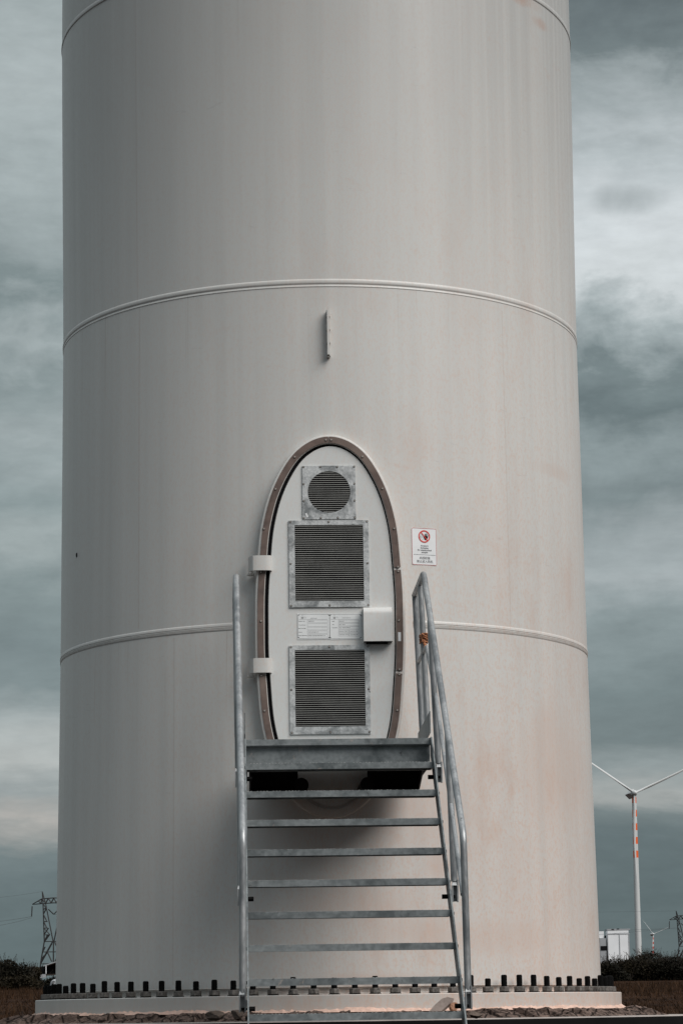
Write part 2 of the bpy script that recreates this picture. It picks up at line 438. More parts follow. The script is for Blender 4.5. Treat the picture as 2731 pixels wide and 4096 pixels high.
lo_ = [p for p in offs(-.0485, 2.117) if p.z < 1.735]
lb = MB(DT); lb.add(sorted(lo_, key=lambda p: p.x), [tuple(range(len(lo_)))]); lb.build('sill_plate', 'paint', frame)
# clamp strips in segments with screws
def zi(py): return dp(1320, py)[1]
def seg_idx(side, za, zb):
    ids = [i for i in range(NO) if (OV[i].x > 0) == (side > 0) and zb <= OV[i].z <= za]
    return ids
screws = [(900+x/1.6505, 1650+y/1.6505) for x, y in ((665, 181), (700, 181), (459, 294), (906, 292), (332, 506), (1038, 503), (256, 769), (1115, 767), (1140, 1020), (1142, 1050), (236, 1055), (236, 1379), (1146, 1374))]
screws += [(900+x/1.568, 2500+y/1.568) for x, y in ((226, 318), (1093, 280), (1092, 312), (247, 540), (1079, 537))]
screws = [dp(x, y, 2.145) for x, y in screws]
def screw(b, u, n, z, r, m=0, h=.004):
    c = [(u+r*math.cos(k*PI/4), n, z+r*math.sin(k*PI/4)) for k in range(8)]
    c2 = [(u+r*.7*math.cos(k*PI/4), n+h, z+r*.7*math.sin(k*PI/4)) for k in range(8)]
    b.loops([c, c2], m, False, True)
O0, O1, I0, I1 = offs(0, 2.135), offs(0, 2.144), offs(-.046, 2.135), offs(-.046, 2.144)
zR1, zR2 = zi(2277), zi(2693)
for side in (1, -1):
    for za, zb in ((9, zR1+.003), (zR1-.003, zR2+.003), (zR2-.003, 1.72)):
        ids = seg_idx(side, za, zb)
        ids.sort(key=lambda i: -OV[i].z)
        if za == 9: ids = ids[0:] if side > 0 else ids
        b = MB(DT)
        n = len(ids); v = []
        for i in ids: v += [O0[i], O1[i], I1[i], I0[i]]
        f = []
        for j in range(n-1):
            for k in range(4): f.append((j*4+k, j*4+(k+1) % 4, (j+1)*4+(k+1) % 4, (j+1)*4+k))
        f += [(3, 2, 1, 0), tuple((n-1)*4+k for k in range(4))]
        b.add(v, f, 0)
        for u, z in screws:
            if zb <= z <= za and (u > -.003) == (side > 0):
                screw(b, u, 2.144, z, .0120, 0, .002); screw(b, u, 2.146, z, .0095, 3, .001); screw(b, u, 2.147, z, .0075, 1, .003)
        if side > 0 and za < 9 and zb > 1.9:
            u0, z0 = dp(1591, 2530.6); u1, z1 = dp(1603, 2566); b.box((u0, 2.144, z1), (u1, 2.1455, z0), 2)
        b.build('clamp_strip', ['strip', 'screw', 'white', 'dark'], frame)
# door leaf
def PO(d, n): return offs(-.046+d, n, .009)
leaf = MB(DT); leaf.loops([PO(-.022, 2.09), PO(-.022, 2.122), PO(-.026, 2.126)], 0, False, True)
door = leaf.build('door', 'door', tower, 30)
PNL = 2.126
# vents
def vent_rect(o, inn, nsl):
    (x0, y0), (x1, y1) = o; u0, z1 = dp(x0, y0); u1, z0 = dp(x1, y1)
    (x2, y2), (x3, y3) = inn; a0, c1 = dp(x2, y2); a1, c0 = dp(x3, y3)
    b = MB(DT); n0, n1 = PNL, PNL+.011
    b.box((u0, n0, c1), (u1, n1, z1)); b.box((u0, n0, z0), (u1, n1, c0))
    b.box((u0, n0, c0), (a0, n1, c1)); b.box((a1, n0, c0), (u1, n1, c1))
    e = .012
    for t in (0, .5, 1):
        for z in (z0+e, z1-e): screw(b, u0+e+(u1-u0-2*e)*t, n1, z, .0085, 2, .001); screw(b, u0+e+(u1-u0-2*e)*t, n1+.001, z, .006, 1)
    for u in (u0+e, u1-e): screw(b, u, n1, (z0+z1)/2, .0085, 2, .001); screw(b, u, n1+.001, (z0+z1)/2, .006, 1)
    vo = b.build('vent_panel', ['vent', 'screw', 'dark'], door)
    return b, (a0, a1, c0, c1)
def louvres(a0, a1, c0, c1, nsl, clip=None):
    b = MB(DT)
    b.box((a0, PNL+.0003, c0), (a1, PNL+.0006, c1), 1) if clip is None else b.add([(clip[0]+clip[2]*math.cos(k*PI/24), PNL+.0006, clip[1]+clip[2]*math.sin(k*PI/24)) for k in range(48)], [tuple(range(48))], 1)
    pz = (c1-c0)/nsl
    for i in range(nsl):
        z = c0+pz*(i+.35); u0, u1 = a0+.001, a1-.001
        if clip:
            h = clip[2]**2-(z-clip[1])**2
            if h <= 1e-5: continue
            h = math.sqrt(h); u0, u1 = clip[0]-h, clip[0]+h
        w = .0005*math.sin(i*2.1)
        b.add([(u0, PNL+.0085+w, z), (u1, PNL+.0085-w, z), (u1, PNL+.0085-w, z+pz*.25), (u0, PNL+.0085+w, z+pz*.25)],
              [(0, 1, 2, 3)], 0)
        b.add([(u0, PNL+.0083, z+pz*.30), (u1, PNL+.0083, z+pz*.30), (u1, PNL+.001, z+pz*.62), (u0, PNL+.001, z+pz*.62)], [(0, 1, 2, 3)], 1)  # slopes and backing black: shade between slats put into the colour
    return b
for o, i in ((((1154, 2083), (1479, 2427.5)), ((1178, 2101.5), (1456, 2403))), (((1156.4, 2583), (1483.6, 2935.6)), ((1179, 2602), (1462.5, 2906)))):
    _, r = vent_rect(o, i, 36)
    louvres(*r, 36).build('louvre_grille', ['louvre', 'black'], door)
u0, z1 = dp(1207.9, 1863.9); u1, z0 = dp(1423.6, 2076); uc, zc = dp(1315.7, 1968); rc = (u1-u0)*.400
b = MB(DT); N = 64; circ = []; sq = []
for k in range(N):
    a = 2*PI*k/N; c_, s_ = math.cos(a), math.sin(a); circ.append((uc+rc*c_, s_*rc+zc))
    m_ = max(abs(c_), abs(s_)); sq.append(((u0+u1)/2+(u1-u0)/2*c_/m_, (z0+z1)/2+(z1-z0)/2*s_/m_))
b.loops([[(u, PNL, z) for u, z in sq], [(u, PNL+.010, z) for u, z in sq], [(u, PNL+.010, z) for u, z in circ], [(u, PNL, z) for u, z in circ]])
e = .009
for i in range(4):
    for j in range(4):
        if i in (0, 3) or j in (0, 3): screw(b, u0+e+(u1-u0-2*e)*i/3, PNL+.010, z0+e+(z1-z0-2*e)*j/3, .0085, 3, .001); screw(b, u0+e+(u1-u0-2*e)*i/3, PNL+.011, z0+e+(z1-z0-2*e)*j/3, .0062, 1)
b.add([(u0+.018, PNL+.0115, z0+.042), (u0+.030, PNL+.0115, z0+.012), (u0+.042, PNL+.0115, z0+.016), (u0+.030, PNL+.0115, z0+.047)], [(0, 1, 2, 3)], 2)
b.build('round_vent_panel', ['vent', 'screw', 'tag', 'dark'], door)
louvres(uc-rc, uc+rc, zc-rc, zc+rc, 20, (uc, zc, rc)).build('round_louvre_grille', ['louvre', 'black'], door)
# lock cover: rolled top, open underneath
u0, z1 = dp(1452.8, 2427.8, 2.2); u1, z0 = dp(1569.6, 2565, 2.2)
prof = [(PNL, z1-.004)]+[(PNL+.035+.05*math.sin(t), z1-.05+.05*math.cos(t)) for t in [i*PI/2/8 for i in range(9)]]+[(PNL+.085, z0)]
b = MB(DT); inner = [(n-.003 if k else n, z-.003 if k < 9 else z) for k, (n, z) in enumerate(prof)]
b.add([(u0, n, z) for n, z in prof]+[(u1, n, z) for n, z in prof], [(k, k+1, len(prof)+k+1, len(prof)+k) for k in range(len(prof)-1)])
for u in (u0, u1): b.add([(u, n, z) for n, z in prof]+[(u, PNL, z0)], [tuple(range(len(prof)+1))])
b.build('lock_cover', 'door', door, 30)
b = MB(DT); b.box((u0+.02, PNL, z0-.012), (u1-.03, PNL+.03, z0+.05)); b.build('lock_body', 'dark', door)
# hinges
for (px0, py0), (px1, py1) in (((992, 2223), (1087.5, 2281.6)), ((993.8, 2634), (1086.9, 2691))):
    ua, zt = dp(px0, py0, 2.16); ub, zb = dp(px1, py1, 2.16)
    pl = [(ua, 2.05), (ua+.004, 2.10), (ua+.02, 2.145), (ua+.035, 2.163), (ua+.06, 2.172), (ub-.05, 2.172), (ub-.02, 2.169), (ub-.006, 2.160), (ub, 2.145), (ub, 2.126)]
    b = MB(DT); pin = [(u+(.004 if k < 3 else (-.006 if k > 7 else 0)), n-.007) for k, (u, n) in enumerate(pl)]
    for A, B in ((pl, pin),):
        ring = A+B[::-1]
        b.prism([(u, n, zb) for u, n in ring], [(u, n, zt) for u, n in ring])
    b.box((ua-.008, 2.03, zb-.019), (ua+.045, 2.098, zb-.010)); b.tube([(ua+.028, 2.115, zb-.012), (ua+.028, 2.115, zb+.02)], .009, 10)
    b.build('hinge', 'paint', door, 30)
# nameplates
def put_text(b, body, u, z, size, n, m, align='LEFT', bold=False, sx=1.0):
    v, f = text2d(body, size, align, bold); b.add([(u+x*sx, n, z+y) for x, y in v], f, m)
def nameplate(px, zoomx, rows, title, boxes, labelx):
    (x0, y0), (x1, y1) = px
    u0, z1 = dp(x0, y0); u1, z0 = dp(x1, y1); n = PNL+.003
    b = MB(DT); b.box((u0, PNL, z0), (u1, n, z1), 0)
    S = (u1-u0)/(x1-x0)
    def C_(X, Y): return dp(zoomx+X/11.2, 2450+Y/11.2)
    def line(X0, Y0, X1, Y1, w, m):
        ua, za = C_(X0, Y0); ub, zb = C_(X1, Y1)
        if abs(ub-ua) > abs(za-zb): b.add([(ua, n+.0004, za-w), (ub, n+.0004, zb-w), (ub, n+.0004, zb+w), (ua, n+.0004, za+w)], [(0, 1, 2, 3)], m)
        else: b.add([(ua-w, n+.0004, za), (ua+w, n+.0004, za), (ub+w, n+.0004, zb), (ub-w, n+.0004, zb)], [(0, 1, 2, 3)], m)
    def rect(X0, Y0, X1, Y1, w, m):
        line(X0, Y0, X1, Y0, w, m); line(X0, Y1, X1, Y1, w, m); line(X0, Y0, X0, Y1, w, m); line(X1, Y0, X1, Y1, w, m)
    L, Rr_ = rows['frame']
    # border with notched corners
    for A in ((L+60, 80, Rr_-60, 80), (L+60, 1170, Rr_-60, 1170)): line(*A, .0008, 1)
    for A in ((L, 140, L, 1110), (Rr_, 140, Rr_, 1110)): line(*A, .0008, 1)
    for cx, cy, sx, sy in ((L, 80, 1, 1), (Rr_, 80, -1, 1), (L, 1170, 1, -1), (Rr_, 1170, -1, -1)):
        line(cx, cy+60*sy, cx+35*sx, cy+58*sy, .0008, 1); line(cx+60*sx, cy, cx+58*sx, cy+35*sy, .0008, 1); line(cx+35*sx, cy+58*sy, cx+58*sx, cy+35*sy, .001, 1)
        uu, zz = C_(cx+25*sx, cy+35*sy); screw(b, uu, n, zz, .0032, 1, .002)
    # logo: three bars, arc and dot
    lx = rows['logo']
    for k in (0, 33, 66):
        ua, za = C_(lx+k, 195); ub, zb = C_(lx+k+16, 292); b.add([(ua, n+.0004, zb), (ub, n+.0004, zb), (ub, n+.0004, za), (ua, n+.0004, za)], [(0, 1, 2, 3)], 1)
    for k in range(8):
        a0, a1 = PI*(1.12+.76*k/8), PI*(1.12+.76*(k+1)/8); cu, cz = C_(lx+42, 110); r1, r2 = .0060, .0071
        b.add([(cu+r*math.cos(a), n+.0004, cz+r*.75*math.sin(a)) for a, r in ((a0, r1), (a0, r2), (a1, r2), (a1, r1))], [(0, 1, 2, 3)], 3)
    cu, cz = C_(lx+42, 108); b.add([(cu+.0012*math.cos(k), n+.0004, cz+.0012*math.sin(k)) for k in range(6)], [tuple(range(6))], 4)
    u, z = C_(lx+110, 240); put_text(b, 'PARTNER', u, z, .0036, n+.0005, 2, sx=1.25)
    u, z = C_(lx+112, 200); put_text(b, 'FOURTH', u, z, .0022, n+.0005, 2, sx=1.4)
    u, z = C_(*title[1]); put_text(b, title[0], u, z, .0052, n+.0005, 1, 'LEFT', True, title[2])
    line(L+45, 310, Rr_-95, 310, .0005, 2)
    for bx in boxes: rect(*bx, .0005, 2)
    for body, X, Y, wpx in rows['text']:
        u, z = C_(X, Y); v, _ = text2d(body, .0060, 'LEFT', True)
        wid = max(x for x, y in v); put_text(b, body, u, z, .0060, n+.0005, 1, 'LEFT', True, (wpx/11.2*S)/wid)
    b.build('nameplate', ['tag', 'ink', 'greyink', 'teal', 'red'], door)
nameplate(((1188.7, 2454.5), (1318.2, 2557.3)), 1185, dict(frame=(70, 1490), logo=228, text=[
    ('Drawing No. Rev:', 95, 400, 295), ('TS4B01TCC145', 530, 400, 260), ('Tower Identification:', 100, 568, 320), ('Month & Year of Mfg.', 95, 720, 335),
    ('Customer', 95, 887, 175), ('Fourth Partner Energy Pvt. Ltd.', 528, 883, 485), ('Designer & Manufacturer', 95, 1042, 385),
    ('ENVISION / Anand Engineering Products Pvt. Ltd.', 528, 1042, 780)]), ('3.3MW Wind Turbine', (630, 262), 1.0),
    [(497, 345, 1402, 462), (497, 505, 1402, 625), (497, 665, 1402, 782), (497, 825, 1402, 942), (497, 985, 1402, 1102)], 95)
nameplate(((1318.8, 2454.5), (1448.5, 2557.3)), 1315, dict(frame=(35, 1455), logo=208, text=[
    ('Model', 150, 400, 105), ('EN156-3.3 MW', 458, 400, 230), ('Type', 158, 545, 75), ('HH140 - TE2106', 458, 545, 265), ('Specification', 155, 688, 230),
    ('HH101 : 5D6841T/3786 mm', 458, 688, 510), ('Rated Power : 3300 KW', 458, 845, 400), ('Rated Current : 2886A', 950, 845, 365),
    ('Rated Frequency : 50 HZ', 465, 1000, 405), ('Rated Voltage : 690V', 965, 1000, 345)]), ('Fourth Partner Energy Pvt. Ltd.', (597, 245), .93),
    [(435, 345, 1365, 455), (435, 488, 1365, 600), (435, 632, 1370, 745), (435, 785, 895, 908), (915, 785, 1372, 908), (435, 942, 895, 1062), (915, 942, 1372, 1062)], 150)

# ------------------------------------------------------------------ warning sign on the curved wall
TH0, TH1, SZ0, SZ1 = .3143, .4082, 3.184, 3.4586
SW = (TH1-TH0)*2.088; SH = SZ1-SZ0; THC = (TH0+TH1)/2
def ST(p):       # p = (x from centre, lift, y from bottom)
    z = SZ0+p.z; a = THC+p.x/2.088; r = RS(z)+.003+p.y
    return Vector((r*math.sin(a), -r*math.cos(a), z))
def rrect(w, h, r, ins):
    pts = []
    for cx, cy, a0 in ((w/2-r, h-r, 0), (-w/2+r, h-r, 1), (-w/2+r, r, 2), (w/2-r, r, 3)):
        for k in range(5):
            a = (a0+k/4)*PI/2; pts.append((cx+(r-ins)*math.cos(a), cy+(r-ins)*math.sin(a)))
    return pts
sign = thing('warning_sign', 'white no-entry warning sign with red hand symbol on tower wall right of the door', 'sign', ST(Vector((0, 0, 0))))
b = MB(ST); P = rrect(SW, SH, .012, 0); b.loops([[(x, -.004, y) for x, y in P], [(x, 0, y) for x, y in P]], 0, False, True); b.build('sign_panel', 'white', sign)
b = MB(ST); o_, i_ = rrect(SW, SH, .012, .0012), rrect(SW, SH, .012, .0042)
b.loops([[(x, .0005, y) for x, y in o_], [(x, .0005, y) for x, y in i_]]); b.build('sign_border', 'pinkink', sign)
def sxy(X, Y): # zoom pixels of the sign -> local
    return ((X-248)/(770-248)-.5)*SW, (1-(Y-308-(X-248)*.055)/(1085-308))*SH
b = MB(ST); cx, cy = sxy(513, 497); R1, R0 = .0455, .0375
b.loops([[(cx+R1*math.cos(k*PI/24), .0006, cy+R1*math.sin(k*PI/24)) for k in range(48)], [(cx+R0*math.cos(k*PI/24), .0006, cy+R0*math.sin(k*PI/24)) for k in range(48)]])
dx = math.cos(-PI/4-.1), math.sin(-PI/4-.1); px_ = (-dx[1], dx[0])
b.add([(cx+dx[0]*a*R0*1.04+px_[0]*w, .0012, cy+dx[1]*a*R0*1.04+px_[1]*w) for a, w in ((-1, -.0033), (1, -.0033), (1, .0033), (-1, .0033))], [(0, 1, 2, 3)])
b.build('prohibition_ring', 'red', sign)
b = MB(ST)
def blob(pts, h=.0008, m=0): b.add([(x, h, y) for x, y in pts], [tuple(range(len(pts)))], m)
def seg2(a, c, w0, w1, m=0, h=.0008):
    ax, ay = a; bx, by = c; L_ = math.hypot(bx-ax, by-ay); nx, ny = -(by-ay)/L_, (bx-ax)/L_
    blob([(ax+nx*w0, ay+ny*w0), (bx+nx*w1, by+ny*w1), (bx+(bx-ax)/L_*w1, by+(by-ay)/L_*w1), (bx-nx*w1, by-ny*w1), (ax-nx*w0, ay-ny*w0)], h, m)
blob([sxy(*p) for p in ((512, 520), (528, 495), (582, 498), (590, 512), (575, 552), (556, 570), (530, 568), (515, 550))])
for a, c in (((532, 500), (530, 440)), ((546, 498), (555, 432)), ((562, 498), (577, 445)), ((578, 505), (600, 474)), ((520, 530), (494, 503))):
    seg2(sxy(*a), sxy(*c), .0023, .0016)
for a, c in (((430, 465), (470, 455)), ((440, 490), (475, 488)), ((435, 510), (440, 535)), ((450, 530), (475, 520)), ((470, 565), (495, 545)), ((425, 480), (428, 515)), ((455, 510), (470, 505))):
    seg2(sxy(*a), sxy(*c), .0008, .0008, 1)
b.build('hand_symbol', ['ink', 'greyink'], sign)
b = MB(ST)
for body, X, Y, w in (('Access is', 515, 692, 160), ('forbidden', 515, 740, 168), ('for unauthorized', 515, 785, 290), ('people!', 515, 830, 130)):
    x, y = sxy(X, Y); v, f = text2d(body, .0145, 'CENTER', True); wid = max(q[0] for q in v)-min(q[0] for q in v); s_ = (w/522*SW)/wid
    b.add([(x+q[0]*s_, .0006, y+q[1]) for q in v], f)
for body, X, Y, w in (('未授权者', 515, 953, 222), ('禁止进入风机', 515, 1025, 335)):
    x, y = sxy(X, Y); v, f = text2d(body, .021, 'CENTER'); wid = max(q[0] for q in v)-min(q[0] for q in v); s_ = (w/522*SW)/wid
    b.add([(x+q[0]*s_, .0006, y+q[1]) for q in v], f)
xa, ya = sxy(285, 870); xb, yb = sxy(740, 895)
b.add([(xa, .0006, ya-.001), (xb, .0006, yb-.001), (xb, .0006, yb+.001), (xa, .0006, ya+.001)], [(0, 1, 2, 3)])
b.build('sign_text', 'greyink', sign)

# ------------------------------------------------------------------ steel staircase
KS = 17.208/17.5; AS = .03336
SO = Vector((.08788*KS, -3.45, 0)); SE = Vector((math.cos(AS), math.sin(AS), 0)); SN = Vector((-math.sin(AS), math.cos(AS), 0))
def SF(p): return SO + SE*p.x + SN*p.y + Vector((0, 0, p.z))      # (across, towards the tower, up)
def sp(x, y, v):
    P = on_plane(x, y, SO+SN*v, SN); d = P-SO; return Vector((d.dot(SE), v, P.z))
W = 1.23686*KS; RUN = .24084*KS; RISE = .20352*KS; Z0 = 1.82278*KS; LZ = 1.803*KS
stair = thing('staircase', 'grey galvanised steel staircase with tube handrails leading to tower door', 'staircase', SF(Vector((0, -RUN*9, -.06))))
hw = W/2
for i in range(1, 14):
    z = Z0-RISE*i; v = -RUN*i; b = MB(SF)
    b.box((-hw, v, z-.040), (hw, v+.006, z))
    b.box((-hw, v+.006, z-.006), (hw, v+.215, z-.003)); b.box((-hw, v+.209, z-.036), (hw, v+.215, z-.006))
    n = 60
    for k in range(n):                       # serrated grating edge
        u = -hw+(k+.5)*2*hw/n
        if rnd.random() < .75: b.box((u-.006, v+.0005, z), (u+.004, v+.005, z+.0016), 1)
    for s in (-1, 1): b.box((s*hw-(.006 if s > 0 else 0), v+.006, z-.036), (s*hw+(.006 if s < 0 else 0), v+.209, z-.0061))
    b.build('tread', ['galv', 'edge'], stair)
# stringers: flat plates with bolt heads
for s in (-1, 1):
    b = MB(SF); u0 = s*(hw+.001); u1 = s*(hw+.010)
    slope = RISE/RUN
    def zl(v): return Z0+v*slope
    vt = .03; vb = -RUN*13.9
    side = [(vt, LZ+.004), (vt, zl(vt)-.16), (vb, zl(vb)-.16), (vb, zl(vb)+.035), (-.07, zl(-.07)+.035), (-.03, LZ+.004)]
    b.prism([(u0, v, z) for v, z in side], [(u1, v, z) for v, z in side])
    st = b.build('stringer', 'galv', stair)
    for i in range(1, 14):
        z = Z0-RISE*i-.02
        v = -RUN*i+.05
        b = MB(SF); b.tube([(s*(hw+.008), v, z), (s*(hw+.022), v, z)], .011, 6); b.build('bolt', 'stud', st)
    for v, z in ((-.207, 1.495), (-1.18, .68), (-1.967, .022)):
        b = MB(SF); b.tube([(s*(hw-.030), v, z), (s*(hw+.045), v, z)], .0085, 8); b.tube([(s*(hw-.035), v, z), (s*(hw-.001), v, z)], .016, 6); b.build('bolt', 'stud', st)
# landing
LD = 1.24
b = MB(SF)
b.box((-hw, 0, LZ-.040), (hw, .008, LZ)); b.box((-hw, .008, LZ-.010), (hw, 1.292, LZ-.002))
b.box((-hw, .045, Z0-RISE-.012), (hw, .053, LZ-.0101))
b.box((-hw, .0081, LZ-.046), (hw, .0449, LZ-.040))
land = b.build('landing', 'galv', stair)
# side channels and the two stub brackets below, in the shade of the landing
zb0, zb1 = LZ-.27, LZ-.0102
for s in (-1, 1):
    b = MB(SF)
    b.box((min(s*hw, s*(hw-.008)), .054, zb1-.17), (max(s*hw, s*(hw-.008)), LD, zb1))
    ua, ub = sorted((s*(hw-.03), s*(hw-.36)))
    b.box((ua, LD-.30, LZ-.275), (ub, LD-.292, LZ-.02)); b.box((ua, LD-.42, LZ-.283), (ub, LD-.02, LZ-.275)); b.box((ua, LD-.028, LZ-.275), (ub, LD-.02, LZ-.02))
    b.prism([(s*(hw-.03), LD-.9, LZ-.18), (s*(hw-.03), LD-.42, LZ-.283), (s*(hw-.03), LD-.02, LZ-.283), (s*(hw-.03), LD-.02, LZ-.03), (s*(hw-.03), LD-.9, LZ-.03)],
            [(s*(hw-.022), LD-.9, LZ-.18), (s*(hw-.022), LD-.42, LZ-.283), (s*(hw-.022), LD-.02, LZ-.283), (s*(hw-.022), LD-.02, LZ-.03), (s*(hw-.022), LD-.9, LZ-.03)])
    b.tube([(s*(hw-.38), LD-.45, LZ-.235), (s*(hw-.38), LD+.08, LZ-.235)], .05, 16)
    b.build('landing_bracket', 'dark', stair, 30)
# toe boards
for s in (1, -1):
    b = MB(SF); ub = hw+.001 if s > 0 else -hw-.012
    f0 = sp(1734, 2845, .02).z; f1 = sp(1738, 2930, .02).z
    b.prism([(ub, .02, f1), (ub, LD-.05, LZ-.0), (ub, LD-.05, LZ+.155), (ub, .02, f0)], [(ub+.006, .02, f1), (ub+.006, LD-.05, LZ), (ub+.006, LD-.05, LZ+.155), (ub+.006, .02, f0)])
    b.build('toe_board', 'galv', stair)
TR = .0205
vA, vB, vP, vD, vF, vG = 1.19, .66, .245, -.207, -1.18, -1.967
def rail(s):
    if s > 0:
        Atop, pk, bend, foot = sp(1658.5, 2379.7, vA), sp(1693.5, 2294, vP), sp(1852, 3338, vG), sp(1874, 4040, vG)
        Af = sp(1688, 2925, vA); Bt, Bf = sp(1680, 2330, vB), sp(1710, 2900, vB)
        D0, D1 = sp(1757, 3132, vD), sp(1726, 2590, vD); F0, F1 = sp(1819.9, 3610, vF), sp(1796, 3060, vF)
        mA, mC, mD, mF, mG = sp(1673, 2650, vA), sp(1706, 2586, vP), sp(1741, 2775, vD), sp(1803, 3215, vF), sp(1850, 3580, vG)
    else:
        Atop, pk, bend, foot = sp(941, 2392, vA), sp(944.5, 2303, vP), sp(971, 3345, vG), sp(970, 4052, vG)
        Af = sp(949, 2950, vA); Bt, Bf = sp(943, 2345, vB), sp(950, 2920, vB)
        D0, D1 = sp(953, 3150, vD), sp(948, 2605, vD); F0, F1 = sp(963, 3625, vF), sp(960, 3075, vF)
        mA, mC, mD, mF, mG = sp(944, 2665, vA), sp(946, 2598, vP), sp(951, 2790, vD), sp(962, 3230, vF), sp(971, 3590, vG)
    b = MB(SF)
    path = [Atop]+fillet(Atop, pk, bend, .05)+fillet(pk, bend, foot, .07)
    end = bend+(foot-bend)*.91; path.append(end)
    b.tube(path, TR, 16)
    b.tube([Atop+Vector((0, .02, 0)), Atop-Vector((0, .01, 0))], TR*1.02, 16)
    h = b.build('handrail', 'tube', stair, 40)
    def slope_z(v): return pk.z+(bend.z-pk.z)*(v-vP)/(vG-vP)
    for top, ft, br in ((Atop, Af, False), (Bt, Bf, False), (D1, D0, True), (F1, F0, True)):
        b = MB(SF)
        if br:
            top = top.copy(); tz = slope_z(ft.y); top = ft+(top-ft)*((tz-ft.z)/(top.z-ft.z))
            d = (ft-top).normalized(); stop = ft-d*.125
            b.tube([top, stop], TR, 16)
        else:
            t2 = top.copy()
            if abs(top.y-vA) > .1: t2.z = pk.z
            b.tube([t2, ft], TR, 16)
        b.build('post', 'tube', h, 40)
    for ft in (D0, F0, foot):      # flattened, slotted post ends bolted to the stringer
        b = MB(SF); u, v, z = ft
        b.box((u-.020, v-.024, z), (u-.012, v+.024, z+.10)); b.box((u+.012, v-.024, z), (u+.020, v+.024, z+.135))
        b.box((u-.0119, v+.018, z+.004), (u+.0119, v+.024, z+.125))
        b.prism([(u-.020, v-.024, z+.1001), (u+.0119, v-.024, z+.1001), (u+.0119, v+.0179, z+.1001), (u-.020, v+.0179, z+.1001)],
                [(u-.012, v-.010, z+.13), (u+.010, v-.010, z+.13), (u+.010, v+.010, z+.13), (u-.012, v+.010, z+.13)])
        bo = (s*(hw+.011), u-s*.020); lo, hi = min(bo), max(bo)
        if hi > lo: b.box((lo, v-.02, z+.03), (hi, v+.02, z+.07))
        b.build('post_bracket', 'tube', h)
    b = MB(SF); b.tube([mA]+fillet(mA, mC, mD, .04)+[mD, mF, mG], .0135, 12); b.build('mid_rail', 'tube', h, 40)
    return Bt, Bf
Bt, Bf = rail(1); rail(-1)
# orange rope knotted round the landing post
rc_ = sp(1693, 2556, vB)
b = MB(SF); pts = []
for k in range(64):
    a = k*.44; w = TR+.006+.003*math.sin(k*1.7)
    pts.append((rc_.x+w*math.cos(a), rc_.y+w*math.sin(a), rc_.z-.033+.066*k/64+.010*math.sin(a*.9+k)))
b.tube(pts, .0045, 7)
pts = []
for k in range(46):
    a = k*.5; pts.append((rc_.x+.014+.026*math.sin(a*1.3), rc_.y-.032+.010*math.cos(a*2.1), rc_.z+.004+.030*math.sin(a*.77+1)))
b.tube(pts, .0046, 7)
b.tube([(rc_.x+.02, rc_.y-.035, rc_.z+.02), (rc_.x+.042, rc_.y-.03, rc_.z+.0), (rc_.x+.052, rc_.y-.03, rc_.z-.02)], .006, 7)
b.tube([(rc_.x, rc_.y-.03, rc_.z-.03), (rc_.x+.012, rc_.y-.045, rc_.z-.05), (rc_.x+.004, rc_.y-.045, rc_.z-.066)], .010, 7)
rope = b.build('rope', 'rope', None, 60); tag(rope, 'frayed orange rope knotted round the right landing post', 'rope')

# ------------------------------------------------------------------ foundation, ground, rubble
def gj(a, j, r, z):
    k = int((a % (2*PI))/(2*PI)*1439); q = jt[(k*7+j*131) % 720]; w = math.sin(a*11)*math.sin(a*5+2)
    if j == 0: return r, z
    t_ = j/9; c_ = math.floor(a*23+math.sin(a*9))*12.9898; ch = (math.sin(c_)*43758.5453) % 1
    e_ = math.sin(a*61+j*2.3)*math.sin(a*37-j*1.7)
    return r+(.05*w+.13*(ch-.5)+.02*q[0])*t_, z+(.010*e_+.010*(q[1]-.5)+.040*(ch-.6))*math.sin(PI*min(1, t_*1.15)) - (.012*(q[0] > .8))*t_
b = MB()
b.lathe([(2.0, -.058), (2.83, -.058), (2.86, -.066), (2.87, -.14), (2.87, -1.4)], 160, 0, mats=[0, 0, 1, 1])
fd = b.build('foundation', ['slab', 'slabside'], None, 30); struct(fd)
b = MB(); b.lathe([(2.1, -.001)]+[(2.29+.03*i, -.002-.064*(i/9)**1.6) for i in range(10)], 1440, 0, jit=gj); b.build('grout_collar', 'grout', fd)
def rock(name, label, loc, size, m, seed, cat='rock', group=None, flat=1, rot=0):
    r_ = random.Random(seed); bm = bmesh.new(); bmesh.ops.create_icosphere(bm, subdivisions=3, radius=1)
    dirs = [(Vector((r_.gauss(0, 1), r_.gauss(0, 1), r_.gauss(0, 1))).normalized(), r_.uniform(.45, .85)) for _ in range(16)]
    for v in bm.verts:
        for d, h in dirs:
            e_ = v.co.dot(d)-h
            if e_ > 0: v.co -= d*e_*.95
        v.co += Vector((r_.gauss(0, .02), r_.gauss(0, .02), r_.gauss(0, .02)))
    zmin = min(v.co.z for v in bm.verts)
    me = bpy.data.meshes.new(name)
    for v in bm.verts: v.co.z -= zmin
    bm.to_mesh(me); bm.free(); me.materials.append(MT[m])
    o = bpy.data.objects.new(name, me); COL.objects.link(o)
    o.scale = size; o.location = loc; o.rotation_euler = (0, 0, rot)
    return tag(o, label, cat, group)
rock('rock', 'wide dark grey rock left of the stair foot', far(862, 4086, 17.75), (.085, .07, .042), 'rock', 2, rot=.3)
rock('rock', 'dark pointed rock between the left stair foot and the wide rock', far(952, 4086, 17.78), (.058, .05, .046), 'rock', 5, rot=1)
rock('rock', 'orange brown rock under the stair beside the right stringer', far(1815, 4047, 18.15), (.040, .04, .044), 'rockw', 9)
rock('rock', 'low flat grey rock at the foot of the right stair post', far(1900, 4078, 17.85), (.070, .06, .026), 'rock', 12)
